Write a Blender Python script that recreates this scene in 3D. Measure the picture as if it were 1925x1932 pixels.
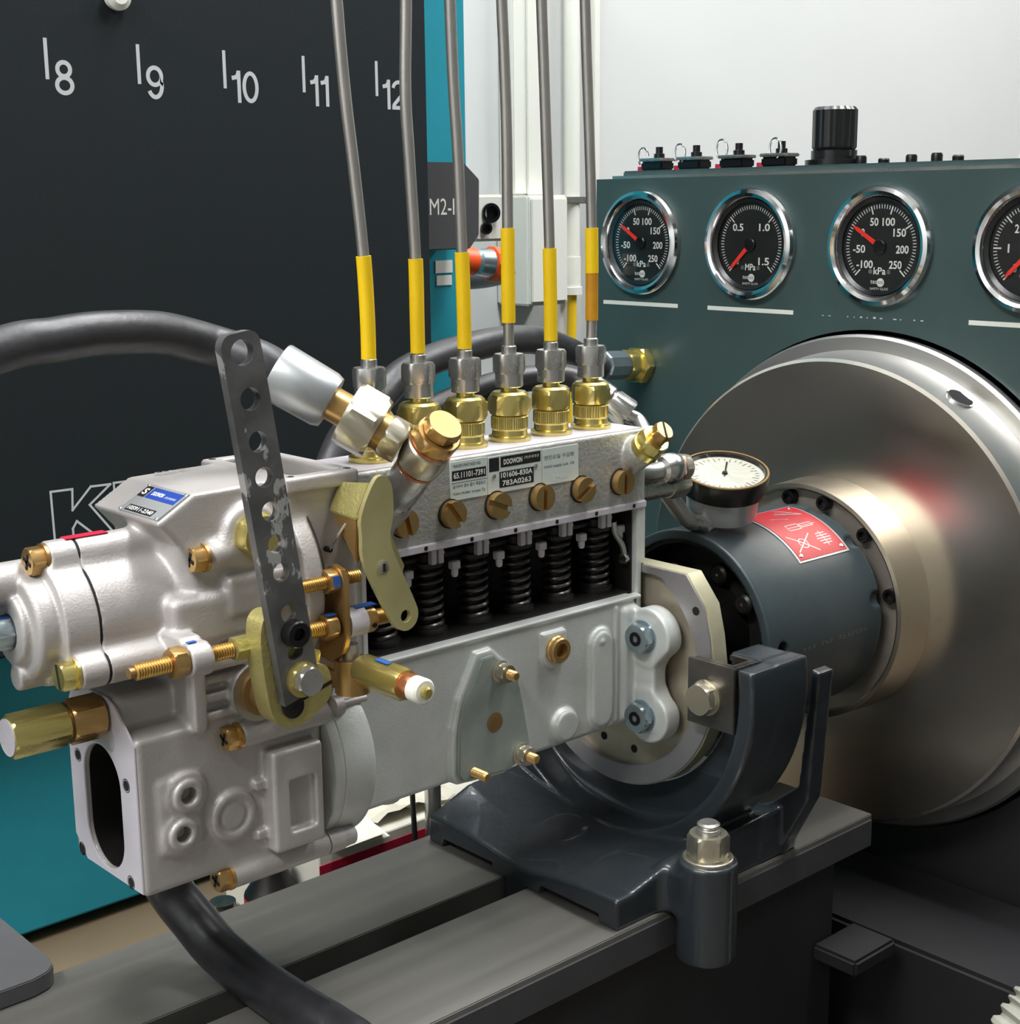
import bpy, bmesh, math, random
import numpy as np
from mathutils import Vector, Matrix
from mathutils.geometry import tessellate_polygon

for o in list(bpy.data.objects):
    bpy.data.objects.remove(o, do_unlink=True)
scene = bpy.context.scene
col = scene.collection
S = 0.01                      # every length below is in centimetres; the pump shaft is the X axis, Z is up
rnd = random.Random(7)

# ------------------------------------------------------------------ camera
CAM_POS = (-44.833, -60.637, 27.257)
CAM_R = ((0.742936, -0.669288, -0.010037),
         (-0.143605, -0.144726, -0.978995),
         (0.653777, 0.728772, -0.203635))     # right, down, forward
cam_d = bpy.data.cameras.new('camera')
cam_d.sensor_fit = 'HORIZONTAL'
cam_d.sensor_width = 36.0
cam_d.lens = 36.0 * 2780.3 / 1925.0
cam_d.clip_start = 0.02
cam_d.clip_end = 50
cam = bpy.data.objects.new('camera', cam_d)
col.objects.link(cam)
_r, _d, _f = [Vector(v) for v in CAM_R]
M = Matrix((( _r.x, -_d.x, -_f.x), (_r.y, -_d.y, -_f.y), (_r.z, -_d.z, -_f.z))).to_4x4()
M.translation = Vector(CAM_POS) * S
cam.matrix_world = M
scene.camera = cam

# ------------------------------------------------------------------ world and ceiling lamps
world = bpy.data.worlds.new('room_air')
scene.world = world
world.use_nodes = True
world.node_tree.nodes['Background'].inputs[0].default_value = (0.80, 0.86, 1.0, 1)
world.node_tree.nodes['Background'].inputs[1].default_value = 0.05

def area(name, loc, size, power, color, target=None):
    l = bpy.data.lights.new(name, 'AREA')
    l.shape = 'RECTANGLE'
    l.size, l.size_y = size[0] * S, size[1] * S
    l.energy = power
    l.color = color
    o = bpy.data.objects.new(name, l)
    col.objects.link(o)
    o.location = Vector(loc) * S
    if target is not None:
        o.rotation_euler = (Vector(target) - Vector(loc)).to_track_quat('-Z', 'Y').to_euler()
    return o
LAMPS = ((-135, -15, 40), (40, -5, 27), (170, -20, 24))
for _x, _y, _w in LAMPS:
    area('ceiling_lamp_light', (_x, _y, 155), (30, 130), _w, (0.98, 0.985, 1.0))
    area('ceiling_lamp_uplight', (_x, _y, 163), (30, 130), _w * .45, (0.98, 0.985, 1.0), (_x, _y, 180))

scene.view_settings.view_transform = 'Standard'
scene.view_settings.look = 'None'
scene.view_settings.gamma = 1
scene.view_settings.use_curve_mapping = False
scene.view_settings.exposure = 0.38
scene.cycles.use_denoising = True
scene.cycles.max_bounces = 6
scene.cycles.diffuse_bounces = 3
scene.cycles.glossy_bounces = 4
scene.cycles.use_adaptive_sampling = True
scene.cycles.adaptive_threshold = 0.03
scene.cycles.sample_clamp_indirect = 4

# ------------------------------------------------------------------ materials
def srgb(r, g, b):
    f = lambda c: (c / 255 / 12.92) if c / 255 <= .04045 else ((c / 255 + .055) / 1.055) ** 2.4
    return (f(r), f(g), f(b), 1)
MATS = {}
def mat(name, rgb, metal=0.0, rough=0.5, noise=0.0, scale=40, bump=0.0, bscale=300, rgb2=None, coat=0.0,
        spec=0.5, brushed=None, rvar=0.0, emit=None, aniso=0.0):
    m = bpy.data.materials.new(name)
    m.use_nodes = True
    nt = m.node_tree
    b = nt.nodes['Principled BSDF']
    b.inputs['Metallic'].default_value = metal
    b.inputs['Roughness'].default_value = rough
    b.inputs['Specular IOR Level'].default_value = spec
    b.inputs['Coat Weight'].default_value = coat
    b.inputs['Base Color'].default_value = srgb(*rgb)
    tc = nt.nodes.new('ShaderNodeTexCoord')
    if aniso:
        b.inputs['Anisotropic'].default_value = aniso
        tg = nt.nodes.new('ShaderNodeTangent')
        tg.direction_type = 'RADIAL'
        tg.axis = 'X'
        nt.links.new(tg.outputs[0], b.inputs['Tangent'])
    vec = tc.outputs['Object']
    if brushed:
        mp = nt.nodes.new('ShaderNodeMapping')
        mp.inputs['Scale'].default_value = brushed
        nt.links.new(vec, mp.inputs[0])
        vec = mp.outputs[0]
    if noise or rgb2:
        n = nt.nodes.new('ShaderNodeTexNoise')
        n.inputs['Scale'].default_value = scale
        n.inputs['Detail'].default_value = 5
        n.inputs['Roughness'].default_value = .62
        nt.links.new(vec, n.inputs[0])
        cr = nt.nodes.new('ShaderNodeValToRGB')
        cr.color_ramp.elements[0].position = .35
        cr.color_ramp.elements[1].position = .68
        c = srgb(*rgb)
        d = srgb(*rgb2) if rgb2 else tuple(min(1, x * (1 + noise)) for x in c[:3]) + (1,)
        if not rgb2:
            c = tuple(x * (1 - noise) for x in c[:3]) + (1,)
        cr.color_ramp.elements[0].color = c
        cr.color_ramp.elements[1].color = d
        nt.links.new(n.outputs[0], cr.inputs[0])
        nt.links.new(cr.outputs[0], b.inputs['Base Color'])
        if rvar:
            mr = nt.nodes.new('ShaderNodeMapRange')
            mr.inputs['From Min'].default_value = .3
            mr.inputs['From Max'].default_value = .7
            mr.inputs['To Min'].default_value = max(0.02, rough - rvar)
            mr.inputs['To Max'].default_value = min(1, rough + rvar)
            nt.links.new(n.outputs[0], mr.inputs[0])
            nt.links.new(mr.outputs[0], b.inputs['Roughness'])
    if bump:
        n2 = nt.nodes.new('ShaderNodeTexNoise')
        n2.inputs['Scale'].default_value = bscale
        n2.inputs['Detail'].default_value = 3
        nt.links.new(vec, n2.inputs[0])
        bp = nt.nodes.new('ShaderNodeBump')
        bp.inputs['Strength'].default_value = bump
        bp.inputs['Distance'].default_value = 0.0006
        nt.links.new(n2.outputs[0], bp.inputs['Height'])
        nt.links.new(bp.outputs[0], b.inputs['Normal'])
    if emit:
        b.inputs['Emission Color'].default_value = srgb(*rgb)
        b.inputs['Emission Strength'].default_value = emit
    MATS[name] = m
    return m
mat('cast_aluminium', (184, 179, 176), .45, .52, .04, 30, .3, 900, rvar=.05)
mat('cast_aluminium_dark', (196, 199, 195), .3, .48, .06, 35, .25, 800, rvar=.05)
mat('sand_aluminium', (168, 168, 162), .5, .5, .05, 60, .9, 420)
mat('machined_aluminium', (200, 194, 200), .2, .45, .03, 60)
mat('oily_shade_black', (24, 22, 20), .2, .5, .3, 60)  # oil black, also paints the shade on recess liners
mat('spring_steel', (78, 74, 72), .8, .3, .2, 60)
mat('dark_cavity', (14, 13, 12), 0, .6)
mat('bright_steel', (205, 204, 200), 1, .25, .03, 60, rvar=.04)
mat('grey_steel', (192, 190, 186), .9, .29, .05, 60, rvar=.04)
mat('pipe_steel', (182, 178, 172), .85, .36, .05, 25, rvar=.04)
mat('zinc_yellow', (212, 196, 122), .9, .28, .03, 20, rvar=.015)
mat('brass_gold', (190, 154, 98), .85, .32, .05, 25, rvar=.02)
mat('brass_dull', (150, 120, 78), .6, .42, .1, 60)
mat('thread_gold', (186, 148, 80), .85, .33, .1, 80)
mat('pale_zinc', (190, 182, 130), .55, .42, .08, 25, rvar=.08)
mat('zinc_olive', (190, 180, 116), .7, .4, .16, 30, bump=.6, bscale=500)
mat('silver_nut', (196, 190, 172), .9, .3, .03, 20, rvar=.015)
mat('copper', (190, 122, 86), .85, .38)
mat('zinc_blue', (170, 184, 190), .9, .3, .1, 40)
mat('rubber', (46, 46, 48), 0, .42, .25, 30, .3, 260, rvar=.08)
mat('rubber_dark', (30, 29, 32), 0, .38, .25, 30, .2, 260, rvar=.08)
mat('lever_steel', (88, 88, 88), .7, .45, scale=30, rgb2=(128, 128, 126), rvar=.08)
mat('plate_zinc', (142, 150, 144), .25, .45, .1, 40, rvar=.06)
mat('sleeve_beige', (150, 150, 138), 0, .6, .08, 40)
mat('black_oxide', (32, 31, 32), .6, .32)
mat('panel_black', (24, 31, 34), 0, .5, .04, 200, .15, 500, spec=.35)
mat('print_grey', (188, 190, 192), 0, .6)
mat('teal_paint', (40, 146, 164), 0, .45, .03, 50, spec=.3)
mat('green_paint', (57, 75, 74), 0, .35, .04, 50, .06, 200)
mat('guard_green', (58, 68, 71), .1, .34, .06, 40, .1, 200)
mat('bracket_paint', (43, 48, 52), .1, .3, .1, 30, .35, 160, coat=.3)
mat('bed_dark', (24, 24, 26), 0, .6, .12, 30)
mat('rail_steel', (130, 128, 122), .7, .45, .06, 60, brushed=(.03, 1, 1), rvar=.05)
mat('rail_edge', (70, 70, 72), .3, .5, .1, 60)
mat('flywheel_face', (214, 205, 195), 1, .27, .03, 20, aniso=.5)
mat('flywheel_rim', (216, 214, 210), .95, .3, .03, 20)
mat('hub_steel', (190, 182, 164), 1, .3, .03, 30, rvar=.03)
mat('hub_inner', (190, 180, 168), .8, .45, .08, 60)
mat('adapter_steel', (186, 178, 158), .6, .42, scale=14, rgb2=(146, 134, 116), rvar=.06)
mat('ring_grey', (164, 160, 160), .7, .4, .06, 25, rvar=.05)
mat('adapter_edge', (196, 190, 160), .55, .4, .1, 30)
mat('clamp_steel', (110, 106, 102), .9, .34, .25, 25, rvar=.1)
mat('chrome', (215, 215, 215), 1, .09)
mat('dial_black', (16, 18, 17), 0, .5)
mat('dial_white', (180, 178, 164), 0, .5, .04, 60)
mat('ink_white', (214, 216, 208), 0, .5)
mat('ink_black', (20, 20, 22), 0, .5)
mat('needle_red', (226, 52, 36), 0, .4)
mat('signal_red', (168, 22, 38), 0, .35)
mat('paint_red', (186, 28, 60), 0, .5)
mat('label_mint', (198, 206, 200), .15, .4)
mat('label_silver', (186, 188, 188), .6, .36)
mat('ferrule_zinc', (168, 171, 172), .85, .4, .05, 30)
mat('label_blue', (38, 66, 150), .1, .4)
mat('sleeve_yellow', (232, 192, 10), 0, .42, .03, 40)
mat('sleeve_amber', (176, 120, 20), 0, .45, scale=25, rgb2=(206, 150, 20))
mat('tag_blue', (44, 92, 170), 0, .4)
mat('nylon_white', (228, 226, 214), 0, .35)
mat('black_plastic', (20, 20, 21), 0, .25)
mat('grey_plastic', (66, 66, 68), 0, .5)
mat('orange_plastic', (236, 84, 30), 0, .4)
mat('white_plastic', (226, 226, 216), 0, .45)
mat('duct_white', (222, 222, 212), 0, .5)
mat('cable_yellow', (232, 190, 30), 0, .4)
mat('workshop_grey', (110, 110, 108), 0, .7, .05, 6)
mat('wall_paint', (206, 208, 206), 0, .7, .01, 6)
mat('ceiling_paint', (235, 235, 232), 0, .8, .01, 6)
mat('floor_paint', (120, 110, 98), 0, .5, .08, 8)
mat('deck_cream', (122, 107, 84), 0, .5, .05, 10)
mat('paper', (214, 208, 190), 0, .7, .08, 30)
mat('carton_white', (224, 220, 206), 0, .6)
mat('lamp_glow', (255, 250, 240), 0, .5, emit=3)
mat('gasket_white', (206, 206, 202), 0, .6)
mat('dark_hole', (10, 10, 10), 0, .8)
mat('dark_steel', (58, 56, 55), .8, .4, .2, 40)
mat('plate_grey', (92, 92, 94), .2, .5, .06, 40)
def lever_wear():
    m = MATS['lever_steel']
    nt = m.node_tree
    b = nt.nodes['Principled BSDF']
    tc = nt.nodes.new('ShaderNodeTexCoord')
    mp = nt.nodes.new('ShaderNodeMapping')
    mp.inputs['Scale'].default_value = (1.6, 1, .8)
    mp.inputs['Rotation'].default_value = (0, .5, 0)
    nt.links.new(tc.outputs['Object'], mp.inputs[0])
    n = nt.nodes.new('ShaderNodeTexNoise')
    n.inputs['Scale'].default_value = 95
    n.inputs['Detail'].default_value = 6
    nt.links.new(mp.outputs[0], n.inputs[0])
    sx = nt.nodes.new('ShaderNodeSeparateXYZ')
    nt.links.new(tc.outputs['Object'], sx.inputs[0])
    zr = nt.nodes.new('ShaderNodeValToRGB')       # wear is confined to the middle of the bar
    for p, v in ((.25, 0), (.34, .115), (.6, .115), (.72, 0)):
        e = zr.color_ramp.elements.new(p)
        e.color = (v, v, v, 1)
    zr.color_ramp.elements[0].color = (0, 0, 0, 1)
    zr.color_ramp.elements[-1].color = (0, 0, 0, 1)
    ml = nt.nodes.new('ShaderNodeMath')
    ml.operation = 'DIVIDE'
    ml.inputs[1].default_value = .17
    nt.links.new(sx.outputs[2], ml.inputs[0])
    nt.links.new(ml.outputs[0], zr.inputs[0])
    ad = nt.nodes.new('ShaderNodeMath')
    ad.operation = 'ADD'
    nt.links.new(n.outputs[0], ad.inputs[0])
    nt.links.new(zr.outputs[0], ad.inputs[1])
    st = nt.nodes.new('ShaderNodeMapRange')
    st.inputs['From Min'].default_value = .66
    st.inputs['From Max'].default_value = .69
    nt.links.new(ad.outputs[0], st.inputs[0])
    mx = nt.nodes.new('ShaderNodeMix')
    mx.data_type = 'RGBA'
    old = b.inputs['Base Color'].links[0].from_socket
    nt.links.new(st.outputs[0], mx.inputs['Factor'])
    nt.links.new(old, mx.inputs['A'])
    mx.inputs['B'].default_value = srgb(188, 188, 186)
    nt.links.new(mx.outputs['Result'], b.inputs['Base Color'])
lever_wear()
def glass():
    m = bpy.data.materials.new('gauge_glass')
    m.use_nodes = True
    nt = m.node_tree
    out = nt.nodes['Material Output']
    nt.nodes.remove(nt.nodes['Principled BSDF'])
    t = nt.nodes.new('ShaderNodeBsdfTransparent')
    g = nt.nodes.new('ShaderNodeBsdfGlossy')
    g.inputs['Roughness'].default_value = .03
    mx = nt.nodes.new('ShaderNodeMixShader')
    mx.inputs[0].default_value = .05
    nt.links.new(t.outputs[0], mx.inputs[1])
    nt.links.new(g.outputs[0], mx.inputs[2])
    nt.links.new(mx.outputs[0], out.inputs[0])
    MATS['gauge_glass'] = m
glass()

# ------------------------------------------------------------------ mesh helpers (centimetres)
def V3(p):
    return Vector((float(p[0]), float(p[1]), float(p[2])))
def frame(axis, rot=0.0):
    w = V3(axis).normalized()
    t = Vector((0, 0, 1)) if abs(w.z) < .9 else Vector((0, 1, 0))
    u = t.cross(w).normalized()
    v = w.cross(u)
    a = math.radians(rot)
    return u * math.cos(a) + v * math.sin(a), v * math.cos(a) - u * math.sin(a), w
class Geo:
    def __init__(s):
        s.v, s.f = [], []
    def add(s, vs, fs):
        n = len(s.v)
        s.v += [tuple(map(float, p)) for p in vs]
        s.f += [tuple(i + n for i in f) for f in fs]
        return s
    def box(s, lo, hi):
        x0, y0, z0 = lo
        x1, y1, z1 = hi
        return s.add([(x0, y0, z0), (x1, y0, z0), (x1, y1, z0), (x0, y1, z0), (x0, y0, z1), (x1, y0, z1), (x1, y1, z1), (x0, y1, z1)],
                     [(0, 3, 2, 1), (4, 5, 6, 7), (0, 1, 5, 4), (1, 2, 6, 5), (2, 3, 7, 6), (3, 0, 4, 7)])
    def obox(s, c, ux, uy, uz, hx, hy, hz):
        c, ux, uy, uz = V3(c), V3(ux).normalized(), V3(uy).normalized(), V3(uz).normalized()
        vs = [c + ux * a * hx + uy * b * hy + uz * d * hz for d in (-1, 1) for a, b in ((-1, -1), (1, -1), (1, 1), (-1, 1))]
        return s.add(vs, [(0, 3, 2, 1), (4, 5, 6, 7), (0, 1, 5, 4), (1, 2, 6, 5), (2, 3, 7, 6), (3, 0, 4, 7)])
    def lathe(s, p, axis, prof, n=32, rot=0, cap=True, radii=None):
        """prof: (distance along the axis, radius); radii may give a per-angle factor"""
        u, v, w = frame(axis, rot)
        p = V3(p)
        vs, fs = [], []
        for t, r in prof:
            for i in range(n):
                a = 2 * math.pi * i / n
                k = radii[i % len(radii)] if radii else 1
                vs.append(p + w * t + (u * math.cos(a) + v * math.sin(a)) * r * k)
        m = len(prof)
        for j in range(m - 1):
            for i in range(n):
                i2 = (i + 1) % n
                fs.append((j * n + i, j * n + i2, (j + 1) * n + i2, (j + 1) * n + i))
        if cap:
            fs.append(tuple(range(n - 1, -1, -1)))
            fs.append(tuple((m - 1) * n + i for i in range(n)))
        return s.add(vs, fs)
    def ring(s, p, axis, prof, n=48):
        """closed profile swept right round the axis"""
        u, v, w = frame(axis)
        p = V3(p)
        vs, fs = [], []
        m = len(prof)
        for t, r in prof:
            for i in range(n):
                a = 2 * math.pi * i / n
                vs.append(p + w * t + (u * math.cos(a) + v * math.sin(a)) * r)
        for j in range(m):
            j2 = (j + 1) % m
            for i in range(n):
                i2 = (i + 1) % n
                fs.append((j * n + i, j * n + i2, j2 * n + i2, j2 * n + i))
        return s.add(vs, fs)
    def cyl(s, p0, p1, r, r1=None, n=24, ch=0.0, rot=0):
        p0, p1 = V3(p0), V3(p1)
        L = (p1 - p0).length
        r1 = r if r1 is None else r1
        if ch:
            pr = [(0, r - ch), (ch, r), (L - ch, r1), (L, r1 - ch)]
        else:
            pr = [(0, r), (L, r1)]
        return s.lathe(p0, p1 - p0, pr, n, rot)
    def hexa(s, p0, p1, r, rot=0, ch=.12):
        p0, p1 = V3(p0), V3(p1)
        L = (p1 - p0).length
        # hexagon with the corners turned down to a cone at both ends
        n = 36
        k = []
        for i in range(n):
            a = (i % 6) * 10 - 30
            k.append(math.cos(math.radians(30)) / math.cos(math.radians(a)))
        u, v, w = frame(p1 - p0, rot)
        vs, fs = [], []
        ri = r * .885
        for t, lim in ((0, ri), (ch * .6, None), (L - ch * .6, None), (L, ri)):
            for i in range(n):
                rr = r * k[i]
                if lim:
                    rr = min(rr, lim)
                    tt = t
                else:
                    over = (rr - ri) / (r - ri + 1e-6)
                    tt = t + (ch * .5 * max(0, over) if t < L / 2 else -ch * .5 * max(0, over))
                a = 2 * math.pi * i / n
                vs.append(p0 + w * tt + (u * math.cos(a) + v * math.sin(a)) * rr)
        for j in range(3):
            for i in range(n):
                i2 = (i + 1) % n
                fs.append((j * n + i, j * n + i2, (j + 1) * n + i2, (j + 1) * n + i))
        fs.append(tuple(range(n - 1, -1, -1)))
        fs.append(tuple(3 * n + i for i in range(n)))
        return s.add(vs, fs)
    def tube(s, path, r, n=12, cap=True, radii=None):
        pts = [V3(q) for q in path]
        m = len(pts)
        tan = []
        for i in range(m):
            a, b = pts[max(0, i - 1)], pts[min(m - 1, i + 1)]
            tan.append((b - a).normalized())
        u, v, w = frame(tan[0])
        vs, fs = [], []
        for i in range(m):
            if i:
                q = tan[i - 1].rotation_difference(tan[i])
                u = (q @ u).normalized()
            v = tan[i].cross(u).normalized()
            rr = radii[i] if radii else r
            for k in range(n):
                a = 2 * math.pi * k / n
                vs.append(pts[i] + (u * math.cos(a) + v * math.sin(a)) * rr)
        for i in range(m - 1):
            for k in range(n):
                k2 = (k + 1) % n
                fs.append((i * n + k, i * n + k2, (i + 1) * n + k2, (i + 1) * n + k))
        if cap:
            fs.append(tuple(range(n - 1, -1, -1)))
            fs.append(tuple((m - 1) * n + k for k in range(n)))
        return s.add(vs, fs)
    def plate(s, outer, holes, origin, ex, ey, th):
        """flat outline (2D, counter-clockwise) with holes, extruded by th along ex x ey"""
        o, ex, ey = V3(origin), V3(ex).normalized(), V3(ey).normalized()
        ez = ex.cross(ey)
        loops = [outer] + list(holes)
        flat = [q for l in loops for q in l]
        tris = tessellate_polygon([[Vector((q[0], q[1], 0)) for q in l] for l in loops])
        n = len(flat)
        vs = [o + ex * q[0] + ey * q[1] for q in flat] + [o + ex * q[0] + ey * q[1] + ez * th for q in flat]
        fs = []
        for t in tris:
            a, b, c = [Vector(flat[i]) for i in t]
            if (b - a).cross(c - a) < 0:
                t = (t[0], t[2], t[1])
            fs.append((t[2], t[1], t[0]))
            fs.append(tuple(i + n for i in t))
        k = 0
        for l in loops:
            m = len(l)
            ar = sum(l[i][0] * l[(i + 1) % m][1] - l[(i + 1) % m][0] * l[i][1] for i in range(m))
            hole = l is not outer
            for i in range(m):
                a, b = k + i, k + (i + 1) % m
                if (ar > 0) != hole:
                    fs.append((a, b, b + n, a + n))
                else:
                    fs.append((b, a, a + n, b + n))
            k += m
        return s.add(vs, fs)
def circ(cx, cy, r, n=24):
    return [(cx + r * math.cos(2 * math.pi * i / n), cy + r * math.sin(2 * math.pi * i / n)) for i in range(n)]
def chaikin(l, k=2):
    for _ in range(k):
        o = []
        for i in range(len(l)):
            a, b = l[i], l[(i + 1) % len(l)]
            o += [(a[0] * .75 + b[0] * .25, a[1] * .75 + b[1] * .25), (a[0] * .25 + b[0] * .75, a[1] * .25 + b[1] * .75)]
        l = o
    return l
def ribbon(lines, w):
    """flat strokes of width w along 2D polylines -> (verts2d, faces)"""
    vs, fs = [], []
    for pts in lines:
        n = len(pts)
        b = len(vs)
        closed = math.hypot(pts[0][0] - pts[-1][0], pts[0][1] - pts[-1][1]) < 1e-6
        for i in range(n):
            p = Vector(pts[i])
            d0 = (p - Vector(pts[i - 1])).normalized() if i else None
            d1 = (Vector(pts[i + 1]) - p).normalized() if i < n - 1 else None
            if closed and i == 0:
                d0 = (p - Vector(pts[-2])).normalized()
            if closed and i == n - 1:
                d1 = (Vector(pts[1]) - p).normalized()
            d = ((d0 or d1) + (d1 or d0)).normalized()
            q = Vector((-d.y, d.x))
            k = w / 2 / max(.4, q.dot(Vector((-(d1 or d0).y, (d1 or d0).x))))
            vs += [p - q * k, p + q * k]
        fs += [(b + 2 * i, b + 2 * i + 2, b + 2 * i + 3, b + 2 * i + 1) for i in range(n - 1)]
    return vs, fs
def arc(cx, cy, rx, ry, a0, a1, n=24):
    return [(cx + rx * math.cos(math.radians(a0 + (a1 - a0) * i / n)), cy + ry * math.sin(math.radians(a0 + (a1 - a0) * i / n))) for i in range(n + 1)]
# numerals of a plain grotesque, 1 high, stroke centre lines
DIGITS = {
    '0': (.62, [arc(.31, .5, .24, .43, 90, 450, 36)]),
    '1': (.42, [[(.04, .76), (.2, .79), (.27, .88), (.29, .97)], [(.3, 1.0), (.3, 0)]]),
    '2': (.62, [arc(.31, .69, .24, .24, 170, -30, 20) + [(.1, .16), (.07, .065)], [(.02, .065), (.58, .065)]]),
    '8': (.62, [arc(.31, .735, .2, .2, 90, 450, 32), arc(.31, .28, .24, .22, 90, 450, 32)]),
    '9': (.62, [arc(.31, .68, .23, .255, 90, 450, 32), arc(.31, .5, .235, .43, 0, -60, 8)[:1] + arc(.31, .42, .235, .36, 20, -150, 24)]),
}
def digits(name, txt, pos, right, up, h, m, parent, w=.13, depth=.01):
    r, u = V3(right).normalized(), V3(up).normalized()
    n = r.cross(u)
    g = Geo()
    x = 0
    z = depth
    for c in txt:
        adv, ls = DIGITS[c]
        for l in ls:
            vs, fs = ribbon([[(x + p[0], p[1]) for p in l]], w)
            g.add([V3(pos) + r * v.x * h + u * v.y * h + n * z for v in vs], fs)
            z += .001
        x += adv
    return part(name, g, m, parent, sharp=None)
def smooth_path(pts, n=10):
    """Catmull-Rom through the points"""
    P = [V3(q) for q in pts]
    P = [P[0] * 2 - P[1]] + P + [P[-1] * 2 - P[-2]]
    out = []
    for i in range(1, len(P) - 2):
        for k in range(n):
            t = k / n
            a, b, c, d = P[i - 1], P[i], P[i + 1], P[i + 2]
            out.append(.5 * ((2 * b) + (c - a) * t + (2 * a - 5 * b + 4 * c - d) * t * t + (3 * b - a - 3 * c + d) * t ** 3))
    out.append(P[-2])
    return out

ORG = {}
def mesh_of(geo, name, origin, sharp=32, bevel=0.0, segs=2):
    me = bpy.data.meshes.new(name)
    o = V3(origin)
    me.from_pydata([((p[0] - o.x) * S, (p[1] - o.y) * S, (p[2] - o.z) * S) for p in geo.v], [], geo.f)
    if bevel:
        bm = bmesh.new()
        bm.from_mesh(me)
        es = [e for e in bm.edges if len(e.link_faces) == 2 and e.calc_face_angle(0) > math.radians(25)]
        bmesh.ops.bevel(bm, geom=es, offset=bevel * S, segments=segs, affect='EDGES', clamp_overlap=True)
        bm.to_mesh(me)
        bm.free()
    me.validate()
    me.polygons.foreach_set('use_smooth', [True] * len(me.polygons))
    if sharp is not None:
        me.set_sharp_from_angle(angle=math.radians(sharp))
    me.update()
    return me
def thing(name, label, cat, loc, group=None):
    o = bpy.data.objects.new(name, None)
    o.empty_display_size = .02
    col.objects.link(o)
    o.location = V3(loc) * S
    o['label'], o['category'] = label, cat
    if group:
        o['group'] = group
    ORG[o.name] = V3(loc)
    return o
def tag(o, label, cat, group=None):
    o['label'], o['category'] = label, cat
    if group:
        o['group'] = group
    return o
def part(name, geo, m, parent=None, at=None, sharp=32, bevel=0.0, segs=2, label=None, kind=None):
    """geo in world cm, or (with at=) in cm around the point at; a Mesh may be given to share it"""
    org = V3(at) if at is not None else (ORG[parent.name] if parent else Vector((0, 0, 0)))
    if isinstance(geo, bpy.types.Mesh):
        me = geo
    else:
        me = mesh_of(geo, name, (0, 0, 0) if at is not None else org, sharp, bevel, segs)
        me.materials.append(MATS[m])
    o = bpy.data.objects.new(name, me)
    col.objects.link(o)
    if parent:
        o.parent = parent
        o.location = (org - ORG[parent.name]) * S
    else:
        o.location = org * S
    ORG[o.name] = org
    if label:
        o['label'] = label
    if kind:
        o['kind'] = kind
    return o
def solo(name, geo, m, loc, label, cat, group=None, **k):
    """a thing that is a single mesh; geo in world cm, origin at loc"""
    me = mesh_of(geo, name, loc, k.pop('sharp', 32), k.pop('bevel', 0), k.pop('segs', 2))
    me.materials.append(MATS[m])
    o = part(name, me, m, None, at=loc, **k)
    return tag(o, label, cat, group)
def structure(name, geo, m, parent=None, **k):
    o = part(name, geo, m, parent, **k)
    if not parent:
        o['kind'] = 'structure'
    return o
def letters(name, txt, pos, right, up, height, m, parent, width=None, align='L', depth=.004, bold=0.0):
    cu = bpy.data.curves.new(name, 'FONT')
    cu.body = txt
    cu.size = 1
    cu.extrude = 0
    cu.offset = bold
    cu.resolution_u = 3
    ob = bpy.data.objects.new(name, cu)
    me = ob.to_mesh()
    g = Geo()
    vs = [v.co.copy() for v in me.vertices]
    fs = [tuple(p.vertices) for p in me.polygons]
    ob.to_mesh_clear()
    bpy.data.objects.remove(ob)
    x0, x1 = min(v.x for v in vs), max(v.x for v in vs)
    y0, y1 = min(v.y for v in vs), max(v.y for v in vs)
    ky = height / (y1 - y0)
    kx = width / (x1 - x0) if width else ky
    r, u = V3(right).normalized(), V3(up).normalized()
    n = r.cross(u)
    sh = {'L': 0, 'C': .5, 'R': 1}[align] * (x1 - x0)
    p = V3(pos)
    g.add([p + r * (v.x - x0 - sh) * kx + u * (v.y - y0) * ky + n * depth for v in vs], fs)
    return part(name, g, m, parent, sharp=None)
def stroke(name, pts, w, pos, right, up, m, parent, closed=False, depth=.004):
    r, u = V3(right).normalized(), V3(up).normalized()
    n = r.cross(u)
    p = V3(pos)
    g = Geo()
    k = len(pts)
    for i in range(k if closed else k - 1):
        a, b = Vector(pts[i]), Vector(pts[(i + 1) % k])
        d = (b - a).normalized()
        q = Vector((-d.y, d.x)) * w / 2
        a, b = a - d * w / 2, b + d * w / 2
        z = depth + i * 2e-4
        g.add([p + r * c.x + u * c.y + n * z for c in (a - q, b - q, b + q, a + q)], [(0, 1, 2, 3)])
    return part(name, g, m, parent, sharp=None)

# ------------------------------------------------------------------ castings from distance fields
def sd_box(P, lo, hi, r=0.0):
    q = [np.abs(P[i] - (lo[i] + hi[i]) / 2) - ((hi[i] - lo[i]) / 2 - r) for i in range(3)]
    o = np.sqrt(np.maximum(q[0], 0) ** 2 + np.maximum(q[1], 0) ** 2 + np.maximum(q[2], 0) ** 2)
    return o + np.minimum(np.maximum(np.maximum(q[0], q[1]), q[2]), 0) - r
def sd_cyl(P, ax, c, lo, hi, R, r=0.0):
    """cylinder along axis ax (0/1/2); c = the two other coordinates"""
    b, d = [i for i in range(3) if i != ax]
    q0 = np.sqrt((P[b] - c[0]) ** 2 + (P[d] - c[1]) ** 2) - (R - r)
    q1 = np.abs(P[ax] - (lo + hi) / 2) - ((hi - lo) / 2 - r)
    return np.sqrt(np.maximum(q0, 0) ** 2 + np.maximum(q1, 0) ** 2) + np.minimum(np.maximum(q0, q1), 0) - r
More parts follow.
